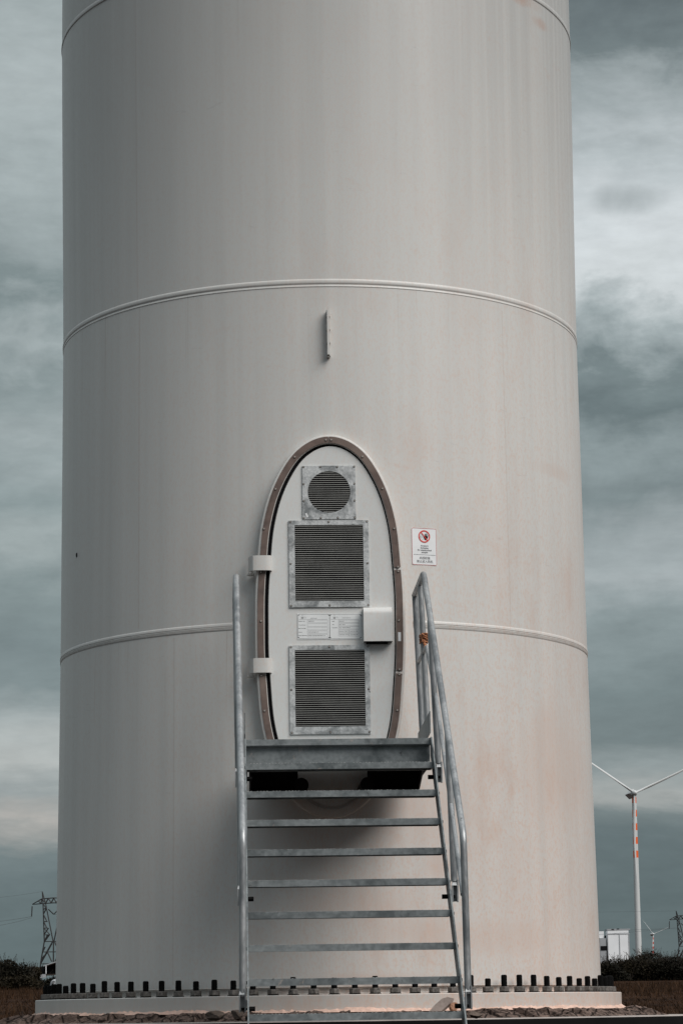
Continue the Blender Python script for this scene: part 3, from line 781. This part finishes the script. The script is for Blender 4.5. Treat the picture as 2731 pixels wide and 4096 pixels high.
# broken concrete fragment leaning against the flange
b = MB()
A = [far(*q, 18.13) for q in ((1716, 4047), (1765, 4046), (1798, 4016), (1806, 3994), (1790, 3990), (1768, 3996), (1740, 4020))]
b.prism([p+Vector((0, .0, 0)) for p in A], [p+Vector((.02, .05, -.004)) for p in A]); fo = b.build('concrete_fragment', 'rubble')
tag(fo, 'pale broken concrete fragment leaning on the flange beside the brown rock', 'debris')

def H(x, y):
    d = y+DIST
    if d < 70: h = -1.1
    elif d < 220: h = -1.1+(2.15+1.1)*(d-70)/150
    else: h = 2.15+.0099*(d-220)
    return h + .12*math.sin(x*.05+1)*math.sin(y*.04)*(1 if d > 60 else 0)*min(1, max(0, (d-60)/60))*max(0, min(1, (190-d)/40))
xs = [-9000, -4000, -1500, -600, -300, -150, -90, -60]+list(range(-50, 51, 5))+[60, 90, 150, 300, 600, 1500, 4000, 9000]
ys = [-600, -200, -80, -40, -20, -10, 0, 10, 20, 30, 40]+list(range(50, 230, 6))+[240, 300, 400, 600, 1000, 1800, 3000, 5000, 9000]
b = MB(); nx_ = len(xs)
b.add([(x, y, H(x, y)) for y in ys for x in xs], [(j*nx_+i, j*nx_+i+1, (j+1)*nx_+i+1, (j+1)*nx_+i) for j in range(len(ys)-1) for i in range(nx_-1)])
m, t, bs = mat('field_soil'); P = coord(t)
n1 = t.noise(t.scale(P, (.05, .16, 1)), 1, 5, .6); n2 = t.noise(P, 1.5, 4, .7)
c = t.ramp(n1, [(.35, (.008, .004, .003)), (.5, (.030, .013, .006)), (.7, (.050, .023, .010))])
c = t.mix(t.rng(n2, .3, .7, .5, 0), c, (.02, .011, .006)); t.set(bs.inputs['Base Color'], c); bs.inputs['Roughness'].default_value = 1
bs.inputs['Specular IOR Level'].default_value = .05
struct(b.build('ground', m, None, 60))
# dry grass: uncountable blades, one object
b = MB(); gr = random.Random(11)
for _ in range(15000):
    y = 75+110*gr.random()**.8; x = gr.uniform(-34, 36)
    if abs(x) < 3: continue
    band = math.sin(y*.09+x*.03)
    hgt = gr.uniform(.25, .6)*(1.0 if band > -.3 else .4); z = H(x, y)
    for k in range(3):
        px, py = x+gr.gauss(0, .12), y+gr.gauss(0, .12); lx, ly = gr.gauss(0, .16), gr.gauss(0, .1); w = gr.uniform(.015, .035); a = gr.uniform(0, PI)
        cx, cy = math.cos(a)*w, math.sin(a)*w
        b.add([(px-cx, py-cy, z-.02), (px+cx, py+cy, z-.02), (px+lx, py+ly, z+hgt*gr.uniform(.7, 1.1))], [(0, 1, 2)])
go = b.build('grass', 'grass'); go['kind'] = 'stuff'; go['label'] = 'dry brown grass covering the field behind the tower'; go['category'] = 'grass'

# ------------------------------------------------------------------ trees and bushes
def plant_mesh(seed, blobs, nleaf, ls, twigs=0, m='leaf'):
    r_ = random.Random(seed); c = MB(); s = MB()
    tot = sum(q[3]*q[4] for q in blobs)
    for (x, y, z, rx, rz) in blobs:
        s.tube([(0, 0, 0), (x*.3, y*.3, z*.4), (x*.8, y*.8, z*.85), (x, y, z)], [.10, .07, .04, .02], 6)
        for _ in range(int(nleaf*rx*rz/tot)):
            d = Vector((r_.gauss(0, 1), r_.gauss(0, 1), r_.gauss(0, 1))).normalized(); k = r_.random()**.38
            k *= 1+.16*math.sin(d.x*9+seed)*math.sin(d.z*7+d.y*5)
            p = Vector((x+d.x*rx*k, y+d.y*rx*k, z+d.z*rz*k))
            if p.z < .02: p.z = r_.uniform(.02, .3)
            a = Vector((r_.gauss(0, 1), r_.gauss(0, 1), r_.gauss(0, .7))).normalized(); q = a.cross(Vector((r_.gauss(0, 1), r_.gauss(0, 1), r_.gauss(0, 1)))).normalized()
            l_ = ls*r_.uniform(.5, 1.3); a *= l_; q *= l_*.45
            c.add([p-a, p+q, p+a, p-q], [(0, 1, 2, 3)])
        for _ in range(int(twigs)):
            a = r_.uniform(0, 2*PI); p0 = Vector((x+rx*.6*math.cos(a), y+rx*.6*math.sin(a), z+rz*.5)); d = Vector((math.cos(a)*.5+r_.gauss(0, .3), math.sin(a)*.3, 1)).normalized()
            L_ = r_.uniform(.3, .95); p1 = p0+d*L_*.6; p2 = p1+(d+Vector((r_.gauss(0, .4), 0, -.15))).normalized()*L_*.5
            s.tube([p0, p1, p2], [.014, .010, .005], 4)
            for t_ in range(9):
                q0 = p0.lerp(p2, r_.uniform(.2, 1)); a_ = Vector((r_.gauss(0, 1), 0, r_.gauss(0, 1))).normalized()*ls*.45; w_ = a_.cross(Vector((0, 1, 0)))*.3
                c.add([q0-a_*.2, q0+w_+a_*.4, q0+a_, q0-w_+a_*.4], [(0, 1, 2, 3)])
    return c, s
def plant(name, label, cat, loc, seed, blobs, nleaf, ls, twigs, m, group, stem='trunk'):
    ex = max(abs(q[0])+q[3] for q in blobs)
    blobs = blobs+[(ex*k, -.3, .22, .5, .28) for k in (-.9, -.45, 0, .45, .9)]
    o = thing(name, label, cat, loc, group); c, s = plant_mesh(seed, blobs, nleaf, ls, twigs)
    for q, nm, mm in ((c, 'crown', m), (s, stem, 'trunk')):
        ob = q.build(nm, mm); ob.parent = o
    return o
def gpos(px, d, dy=0):
    p = far(px, 3950, d); return (p.x, p.y, H(p.x, p.y)-.22)
def hz(px): return 4048-.01437*(px-1365.5)     # horizon row at a column
LT = [
 ('tree', 'tallest dark leafy tree at the left edge of the photo', 25, 228, 2.9, 1.9, 5, 'leaf'),
 ('tree', 'dark rounded tree just right of the tallest tree at the left edge', 80, 236, 2.3, 1.2, 3, 'leaf'),
 ('tree', 'olive brown tree between the dark rounded tree and the shed', 112, 250, 2.15, .8, 2, 'leaf2'),
 ('tree', 'small round-topped tree next to the shed left of the pylon', 133, 262, 2.5, .75, 1, 'leaf2')]
for k, (nm, lb, px, d, h, w, tw, mm) in enumerate(LT):
    r_ = random.Random(40+k)
    bl = [(r_.uniform(-w, w)*.75, r_.uniform(-.8, .8), h*r_.uniform(.35, .78), w*r_.uniform(.4, .6), h*r_.uniform(.2, .3)) for _ in range(8)]+[(0, 0, h*.74, w*.55, h*.24), (w*.4, .2, h*.3, w*.6, h*.3), (-w*.4, -.2, h*.28, w*.6, h*.28)]
    plant(nm, lb, 'tree', gpos(px, d), 50+k, bl, 6500, .14, 5, mm, 'dark trees left of the tower')
plant('bush', 'low olive bush in front of the dark trees at lower left', 'bush', gpos(70, 218), 61, [(-.9, 0, .7, .9, .65), (.5, 0, .75, 1.0, .7), (1.4, .1, .5, .7, .5)], 4200, .15, 2, 'leaf2', 'bushes at the edge of the field', 'stem')
plant('bush', 'dark scrubby bush below the shed left of the tower', 'bush', gpos(196, 224), 62, [(-.5, 0, .55, .7, .5), (.5, 0, .7, .8, .6), (1.5, 0, .7, .8, .6)], 3600, .14, 2, 'leaf', 'bushes at the edge of the field', 'stem')
RB = [('dark thorny bush touching the right edge of the tower', 2425, 222, 2.15, 1.7, 9, 'leaf'),
      ('feathery dark bush in front of the white building', 2490, 226, 2.35, 1.6, 16, 'leaf'),
      ('olive bush in front of the striped turbine mast', 2555, 224, 2.7, 1.7, 14, 'leaf2'),
      ('tallest feathery bush just right of the striped mast', 2618, 228, 3.0, 1.6, 24, 'leaf'),
      ('dark spreading bush below the right hand pylon', 2690, 224, 2.55, 1.9, 18, 'leaf'),
      ('bush cut by the right edge of the photo', 2765, 226, 2.6, 1.9, 14, 'leaf2')]
for k, (lb, px, d, h, w, tw, mm) in enumerate(RB):
    r_ = random.Random(80+k)
    bl = [(r_.uniform(-w, w)*.8, r_.uniform(-.6, .6), h*r_.uniform(.35, .66), w*r_.uniform(.42, .6), h*r_.uniform(.2, .3)) for _ in range(7)]+[(0, 0, h*.62, w*.6, h*.26), (-w*.5, 0, h*.3, w*.65, h*.3), (w*.5, 0, h*.3, w*.65, h*.3)]
    plant('bush', lb, 'bush', gpos(px, d), 90+k, bl, 5200, .12, tw/1.6, mm, 'bushes at the edge of the field', 'stem')

# low scrub carrying on behind the tower and beyond the trees, one uncountable mass
b = MB(); r_ = random.Random(5)
for _ in range(420):
    px = r_.choice((r_.uniform(300, 2330), r_.uniform(300, 2330), r_.uniform(-2600, -120), r_.uniform(2900, 5200))); d = r_.uniform(226, 246)
    if 2900 > px > 2330 or -120 < px < 300: continue
    p = far(px, 3950, d); z0 = H(p.x, p.y)-.2; rx = r_.uniform(.7, 1.5); rz = r_.uniform(.7, 1.5)
    for _k in range(60):
        q = Vector((r_.gauss(0, 1), r_.gauss(0, 1), r_.gauss(0, 1))).normalized()*r_.random()**.4
        c0 = Vector((p.x+q.x*rx, p.y+q.y*rx, z0+rz*.8+q.z*rz)); a_ = Vector((r_.gauss(0, 1), r_.gauss(0, 1), r_.gauss(0, .7))).normalized()*.22; w_ = a_.cross(Vector((r_.gauss(0, 1), r_.gauss(0, 1), r_.gauss(0, 1)))).normalized()*.11
        b.add([c0-a_, c0+w_, c0+a_, c0-w_], [(0, 1, 2, 3)])
sb = b.build('scrub', 'leaf'); sb['kind'] = 'stuff'; sb['label'] = 'dark low scrub along the far edge of the field'; sb['category'] = 'scrub'

# ------------------------------------------------------------------ far things
def lat(b, p, q, r): b.tube([p, q], r, 4)
def pylon(label, pc, d, sc_):
    """flat-configuration lattice pylon; pc = source pixel of the centre column, heights in metres"""
    base = far(pc, hz(pc)-.0097*FPX, d); zb = H(base.x, base.y)
    o = thing('pylon', label, 'pylon', (base.x, base.y, zb), 'lattice pylons of the power line')
    k = sc_                                   # metres per reference pixel row (zoomed photo rows)
    def X(px): return (px-840)*k
    def Z(py): return (1790-py)*k
    dep = 3.0*k/.0146*.06
    b = MB(lambda p: Vector((base.x, base.y, zb))+p)
    r = 7*k
    for s in (-1, 1):
        for yy in (-45*k, 45*k):
            fl = lambda px, py: (s*X(px), yy*(1 if py > 500 else .6), Z(py))
            for (a, c) in (((600, 1790), (640, 1400)), ((640, 1400), (697, 1055)), ((697, 1055), (672, 470)), ((697, 1055), (750, 950)), ((833, 1055), (712, 470)), ((672, 470), (660, 285)), ((712, 470), (660, 285)), ((640, 1390), (825, 1060)), ((640, 1400), (745, 1218)), ((745, 1218), (815, 1370)), ((672, 1218), (838, 1218)), ((697, 1058), (838, 1058)), ((745, 1218), (815, 1090)), ((690, 955), (770, 955)), ((690, 955), (760, 850)), ((688, 850), (745, 850)), ((700, 1058), (780, 950)), ((780, 950), (690, 850)), ((685, 750), (742, 750)), ((685, 750), (735, 850)), ((680, 630), (725, 550)), ((680, 640), (735, 750)), ((600, 1790), (680, 1460)), ((680, 1460), (720, 1560)), ((640, 1400), (810, 1400)), ((655, 1330), (700, 1270)), ((672, 1218), (710, 1140)), ((672, 560), (725, 545)), ((675, 470), (718, 550))):
                lat(b, fl(*a), fl(*c), r*.8)
        for yy in (-28*k, 28*k):      # crossarm
            f2 = lambda px, py: (s*X(px), yy*(0 if px < 520 else 1), Z(py))
            for (a, c) in (((505, 480), (655, 398)), ((505, 482), (840, 462)), ((655, 398), (840, 385)), ((600, 430), (640, 472)), ((655, 398), (640, 472)), ((655, 398), (715, 465)), ((715, 465), (755, 392)), ((755, 392), (800, 463)), ((800, 463), (840, 387))):
                lat(b, f2(*a), f2(*c), r)
    for yy in (-45*k, 45*k): lat(b, (0, yy, Z(1790)*.15), (0, yy, Z(1060)), r*.9)
    for a, c in (((600, 1790), (640, 1400)),):
        for py in (1218, 1058):
            px = 672 if py == 1218 else 697
            for s in (-1, 1): lat(b, (s*X(px), -45*k, Z(py)), (s*X(px), 45*k, Z(py)), r)
    b.build('lattice', 'lattice', o)
    def ins(p, q):
        b2 = MB(lambda p_: Vector((base.x, base.y, zb))+p_); n = 26; pts = []; rs = []
        for i in range(n+1):
            pts.append(Vector(p).lerp(Vector(q), i/n)); rs.append(11*k if i % 2 else 7*k)
        b2.tube(pts, rs, 8); b2.build('insulator', 'lattice', o)
    for s in (-1, 1):
        ins((s*X(503), 0, Z(510)), (s*X(496), 0, Z(668)))
        ins((s*X(755), 0, Z(560)), (0, 0, Z(640)))
    return lambda px, py, s=-1: Vector((base.x+s*abs(X(px)), base.y, zb+Z(py)))
k1 = 600/FPX/3.947; PA = pylon('steel lattice pylon left of the tower, partly hidden by it', 840/3.947, 600, k1)
k2 = 600/FPX/3.947; PB = pylon('steel lattice pylon cut by the right edge of the photo', 2747, 845, k2)
def wire(label, a, c, sag, r=.035):
    b = MB(); n = 24
    b.tube([a.lerp(c, i/n)-Vector((0, 0, sag*4*(i/n)*(1-i/n))) for i in range(n+1)], r, 5)
    tag(b.build('power_line', 'wire'), label, 'power line', 'wires of the power line')
la = PA(496, 670)
wire('upper of the two wires leaving the left pylon towards the left edge', la, far(-260, 3708, 520), .35)
wire('lower of the two wires leaving the left pylon towards the left edge', la+Vector((0, .5, -.25)), far(-260, 3716, 520)+Vector((0, 0, -.1)), .9)
wire('thin earth wire running left from the tip of the left pylon', PA(660, 285), far(-260, 3608, 520), .4, .022)
wire('upper wire crossing in front of the white building on the right', PA(496, 670, 1), PB(496, 668), 2.2)
wire('lower wire crossing in front of the white building on the right', PA(840, 640), PB(840, 642), 4.6)
wire('thin earth wire arriving at the tip of the right pylon', PA(660, 285, 1), PB(660, 285), 2.0, .022)

def far_turbine(name, label, base_px, hub_px, d, r0, r1, bands, mats, blades, blen, yaw, hubr, group):
    hub = far(*hub_px, d); bp = far(base_px, hz(base_px), d); bx = bp.x; z0 = H(bx, bp.y)-1
    o = thing(name, label, 'wind turbine', (bx, bp.y, z0), group)
    hx = hub.x-hubr*.45*max(0, yaw-.5)/.75*4
    b = MB()
    zs_ = [z0]+sorted(set([hub.z-.8*hubr]+[z for q in bands for z in q])); vs = []; seg = 20; top = hub.z-.8*hubr
    for z in zs_:
        t_ = (z-z0)/(top-z0); rr = r0+(r1-r0)*t_; cx = bx+(hx-bx)*t_
        vs.append([(cx+rr*math.cos(2*PI*k/seg), bp.y+hubr*1.6+rr*math.sin(2*PI*k/seg), z) for k in range(seg)])
    for j in range(len(zs_)-1):
        mid = (zs_[j]+zs_[j+1])/2; mi = 1 if any(a <= mid <= c for a, c in bands) else 0
        b.loops([vs[j], vs[j+1]], mi)
    b.build('tower', mats, o, 40)
    ax = Vector((math.sin(yaw), -math.cos(yaw), .06)).normalized()
    b = MB(); hc = hub; bk = hc-ax*hubr*4.6
    b.tube([hc-ax*hubr*.9, hc-ax*hubr*1.0, bk, bk-ax*.1], [hubr*.9, hubr*1.45, hubr*1.4, hubr*1.1], 4); b.build('nacelle', mats[0], o, 40)
    b = MB(); b.tube([hc-ax*hubr*.9, hc-ax*hubr*.2, hc+ax*hubr*.5, hc+ax*hubr*.95, hc+ax*hubr*1.1], [hubr*.98, hubr, hubr*.8, hubr*.35, .02], 16); b.build('hub', mats[0], o, 50)
    e1 = ax.cross(Vector((0, 0, 1))).normalized()*-1; e2 = e1.cross(ax)
    if e2.z < 0: e2 = -e2
    if e1.x < 0: e1 = -e1
    for ang in blades:
        a = math.radians(ang); dv = e1*math.cos(a)+e2*math.sin(a); sv = (e1*-math.sin(a)+e2*math.cos(a))
        b = MB(); lp = []
        for t_, ch, th in ((0, .028, .026), (.06, .030, .026), (.16, .052, .020), (.3, .046, .014), (.55, .033, .009), (.8, .021, .005), (.95, .012, .003), (1, .004, .002)):
            c0 = hc+dv*(hubr*.6+blen*t_)+ax*(blen*.02*t_*t_*2)-sv*blen*.012*math.sin(t_*PI); tw = .9*(1-t_)**2+.15
            q1 = sv*math.cos(tw)+ax*math.sin(tw); q2 = -sv*math.sin(tw)+ax*math.cos(tw)
            lp.append([c0+q1*(math.cos(2*PI*k/10)*ch*blen*.34)+q2*(math.sin(2*PI*k/10)*th*blen/2) for k in range(10)])
        b.loops(lp, 0, True, True); b.build('blade', mats[0], o, 50)
    return o
dT = 1040
def ty(y): return far(2545, 3000+y/2.6133, dT).z
far_turbine('wind_turbine', 'distant white wind turbine with orange bands on its tower, right of the big tower', 2563, (2537, 3173), dT, 1.36, .86,
            [(ty(b_), ty(a_)) for a_, b_ in ((490, 555), (625, 697), (767, 840), (910, 983), (1053, 1127))], ['twhite', 'torange'], (148.0, 24.6, 267.4), 36, .28, 1.25, None)
d2 = 2600
def ty2(y): return far(2612, 3000+y/2.6133, d2).z
far_turbine('wind_turbine', 'tiny far wind turbine with red and white striped mast above the bushes', 2614, (2612, 3738), d2, 1.15, .8,
            [(ty2(a_+24), ty2(a_)) for a_ in (1962, 2010, 2058, 2106)], ['twhite', 'tred'], (128, 22, 262), 17, .3, 1.1, None)
# white building
dB = 1500
bo = far(2460, 3800, dB); zB = H(bo.x, bo.y)
bld = thing('building', 'white block building behind the bushes on the right', 'building', (bo.x, bo.y, zB))
def br(x0, y0, x1, y1, dep, mname, nm, off=0, m2=None):
    a = far(x0, y0, dB); c = far(x1, y1, dB); b = MB()
    b.box((a.x, bo.y+off, min(c.z, zB) if y1 > 3850 else c.z), (c.x, bo.y+off+dep, a.z)); return b.build(nm, mname, bld)
br(2428.6, 3722, 2519, 3900, 12, 'bwhite', 'main_block'); br(2398, 3754, 2428.4, 3900, 10, 'bgrey', 'side_block', .4)
br(2394, 3727, 2416, 3753.8, 6, 'bwhite', 'roof_block', 1); br(2427, 3717.5, 2520, 3721.8, 12.3, 'bgrey', 'parapet', -.15)
for x in (2431, 2478, 2516): br(x, 3738, x+2, 3900, .2, 'bgrey', 'pilaster', -.2)
br(2431, 3736, 2518, 3737.9, .2, 'bgrey', 'cornice', -.2); br(2402, 3786, 2427, 3803, .2, 'black', 'window', .15); br(2416.5, 3744, 2424, 3753.5, .2, 'black', 'doorway', .3)
br(2445, 3718, 2455, 3720, .2, 'dark', 'roof_stain', -.4); br(2466, 3716, 2476, 3717.4, .3, 'dark', 'roof_vent', -.4)
# shed behind the trees, left
dS = 330
so_ = far(186, 3900, dS); shed = thing('shed', 'open dark shed with pale sloping roof edge and white post left of the tower', 'shed', (so_.x, so_.y, H(so_.x, so_.y)))
def shp(pts, dep, mname, nm, off=0):
    b = MB(); A = [far(x, y, dS)+Vector((0, off, 0)) for x, y in pts]; b.prism(A, [p+Vector((0, dep, 0)) for p in A]); return b.build(nm, mname, shed)
shp([(150, 3866), (176, 3866), (223, 3849), (250, 3842), (250, 3900), (150, 3900)], .2, 'black', 'back_wall', 3)
shp([(174, 3864), (224, 3847), (252, 3839), (252, 3844.5), (224, 3851), (175, 3867)], 3.5, 'bgrey', 'roof')
shp([(182.5, 3864), (185.5, 3863.5), (185.5, 3900), (182.5, 3900)], .12, 'bwhite', 'post'); shp([(226, 3851), (229, 3850), (229, 3900), (226, 3900)], .12, 'bgrey', 'post')
shp([(153, 3900), (184, 3898.5), (184, 3912), (152, 3913.5)], .3, 'bgrey', 'platform'); shp([(184.1, 3899), (250, 3896), (250, 3900), (184.1, 3905)], .3, 'trunk', 'platform')
for pts in (((158, 3913), (160, 3913), (164, 3928), (162, 3928)), ((168, 3913), (170, 3913), (164, 3930), (162, 3930)), ((161, 3928), (164, 3928), (153, 3955), (150.5, 3955))): shp(pts, .1, 'bgrey', 'leg')
# pale rounded tank end
dQ = 150; tc = far(224, 3946, dQ)
tank = thing('tank', 'small pale rounded tank end with dark round fitting at the left foot of the tower', 'tank', (tc.x, tc.y, H(tc.x, tc.y)))
kq = dQ/FPX; b = MB(); cc = far(226, 3944, dQ)
b.lathe([(0, 26*kq), (10*kq, 24.5*kq), (18*kq, 20*kq), (23*kq, 13*kq), (25.5*kq, 4*kq), (26*kq, -40*kq)], 32, 0, c=cc); b.build('tank_body', 'bgrey', tank, 50)
b = MB()
fc = far(217, 3934, dQ)
for r_, yy, mm in ((7*kq, -.33, 0), (4.2*kq, -.345, 1), (2*kq, -.36, 0)):
    b.add([(fc.x+r_*math.cos(k*PI/10), fc.y+yy, fc.z+r_*1.1*math.sin(k*PI/10)) for k in range(20)], [tuple(range(20))], mm)
b.build('round_fitting', ['dark', 'bgrey'], tank)

# ------------------------------------------------------------------ light and sky
SUN_AZ, SUN_EL = math.radians(47), math.radians(45)         # azimuth from the camera side, to the right
sd = Vector((math.sin(SUN_AZ)*math.cos(SUN_EL), -math.cos(SUN_AZ)*math.cos(SUN_EL), math.sin(SUN_EL)))
sl = bpy.data.lights.new('sun', 'SUN'); sl.energy = 3.0; sl.angle = math.radians(42); sl.color = (1, .95, .91)
so = bpy.data.objects.new('sun', sl); COL.objects.link(so); so.rotation_euler = sd.to_track_quat('Z', 'Y').to_euler(); so.location = (10, -10, 30)
w = bpy.data.worlds.new('World'); sc.world = w; w.use_nodes = True
t = NT(w.node_tree); bg = w.node_tree.nodes['Background']
sky = t.n.new('ShaderNodeTexSky'); sky.sky_type = 'NISHITA'; sky.sun_disc = False
sky.sun_elevation = SUN_EL; sky.sun_rotation = math.atan2(sd.x, sd.y)
dirv = t.n.new('ShaderNodeTexCoord').outputs['Generated']
dx_, dy_, dz_ = t.sep(dirv)
el = t.math('ARCSINE', dz_); az = t.math('ARCTAN2', dx_, dy_)
def lin(c): return tuple((x/255/12.92 if x/255 <= .04045 else ((x/255+.055)/1.055)**2.4) for x in c)
def e_of(y): return .18945-math.atan((y-1176)/5989)
Rt_ = [(2300, (92, 108, 111)), (2100, (86, 104, 108)), (1950, (93, 110, 114)), (1860, (112, 126, 128)), (1822, (158, 163, 161)), (1770, (136, 148, 149)), (1700, (108, 123, 125)), (1600, (112, 128, 130)), (1450, (132, 147, 149)), (1350, (160, 171, 173)), (1250, (144, 156, 158)), (1150, (118, 133, 135)), (1050, (132, 147, 149)), (950, (100, 116, 118)), (840, (114, 130, 132)), (750, (158, 171, 173)), (660, (200, 208, 210)), (540, (202, 210, 213)), (400, (180, 190, 193)), (230, (146, 158, 160)), (140, (110, 124, 126)), (20, (96, 109, 112))]
Lt_ = [(2300, (93, 111, 115)), (2150, (88, 106, 110)), (2000, (97, 114, 118)), (1930, (108, 124, 127)), (1865, (168, 166, 161)), (1805, (142, 152, 153)), (1760, (172, 178, 176)), (1680, (160, 170, 170)), (1600, (123, 139, 141)), (1500, (116, 132, 134)), (1350, (126, 142, 143)), (1250, (151, 164, 164)), (1150, (131, 147, 148)), (1000, (151, 164, 165)), (860, (130, 145, 146)), (780, (152, 165, 166)), (690, (121, 137, 138)), (600, (139, 153, 154)), (400, (157, 170, 171)), (200, (164, 176, 177)), (0, (153, 166, 167))]
n1 = t.noise(t.comb(t.math('MULTIPLY', az, 9), t.math('MULTIPLY', el, 42), .3), 1, 6, .6, .4)
n2 = t.noise(t.comb(t.math('MULTIPLY', az, 17), t.math('MULTIPLY', el, 26), 1.7), 1, 8, .60, .3)
n3 = t.noise(t.comb(t.math('MULTIPLY', az, 55), t.math('MULTIPLY', el, 160), 4), 1, 5, .6)
puff = t.rng(el, .10, .22, .15, 1)
ew = t.math('ADD', el, t.math('MULTIPLY', t.math('SUBTRACT', n1, .5), .034))
ew = t.math('ADD', ew, t.math('MULTIPLY', t.math('MULTIPLY', t.math('SUBTRACT', n2, .5), .075), puff))
f = t.rng(ew, 0, .4)
cr = t.ramp(f, [(e_of(y)/.4, lin(c)) for y, c in Rt_]); cl = t.ramp(f, [(e_of(y)/.4, lin(c)) for y, c in Lt_])
c = t.mix(t.rng(az, -.05, .09, 0, 1, True), cl, cr)
det = t.math('ADD', t.math('MULTIPLY', n3, .62), t.math('MULTIPLY', n2, .38))
c = t.mix(1.0, c, t.ramp(det, [(.30, (.97, .97, .97)), (.70, (1.20, 1.20, 1.20))]), 'MULTIPLY')
# one small dark cloud low on the bright patch
da = t.math('DIVIDE', t.math('SUBTRACT', az, .1235), .016); de = t.math('DIVIDE', t.math('SUBTRACT', el, .3055), .0065)
r2 = t.math('ADD', t.math('MULTIPLY', da, da), t.math('MULTIPLY', de, de))
r2 = t.math('ADD', r2, t.math('MULTIPLY', t.math('SUBTRACT', n2, .5), 4.5))
c = t.mix(t.rng(r2, -.3, 1.5, .75, 0, True), c, lin((150, 161, 163)))
grey = t.n.new('ShaderNodeRGBToBW'); t.set(grey.inputs[0], c); c = t.mix(.22, c, grey.outputs[0])
# overcast dome away from the strip of sky the tower stands against
over = t.mix(t.noise(dirv, 2.4, 5, .6), lin((190, 199, 204)), lin((228, 233, 237)))
over = t.mix(t.rng(dx_, -.9, .9), t.mix(.45, over, lin((120, 136, 142))), over)
over = t.mix(t.rng(el, .08, .75, 0, 1, True), t.mix(.85, over, lin((62, 76, 82))), over)
c = t.mix(t.rng(el, .42, .7, 0, 1, True), c, over)
c = t.mix(t.rng(dy_, .3, -.3, 0, 1, True), c, over)
hi = t.n.new('ShaderNodeVectorMath'); hi.operation = 'SCALE'; t.set(hi.inputs[0], c); hi.inputs[3].default_value = 10
c = t.mix(.03, hi.outputs[0], sky.outputs[0])
t.set(bg.inputs['Color'], c); bg.inputs['Strength'].default_value = .1
sc.cycles.use_denoising = True
sc.cycles.max_bounces = 6
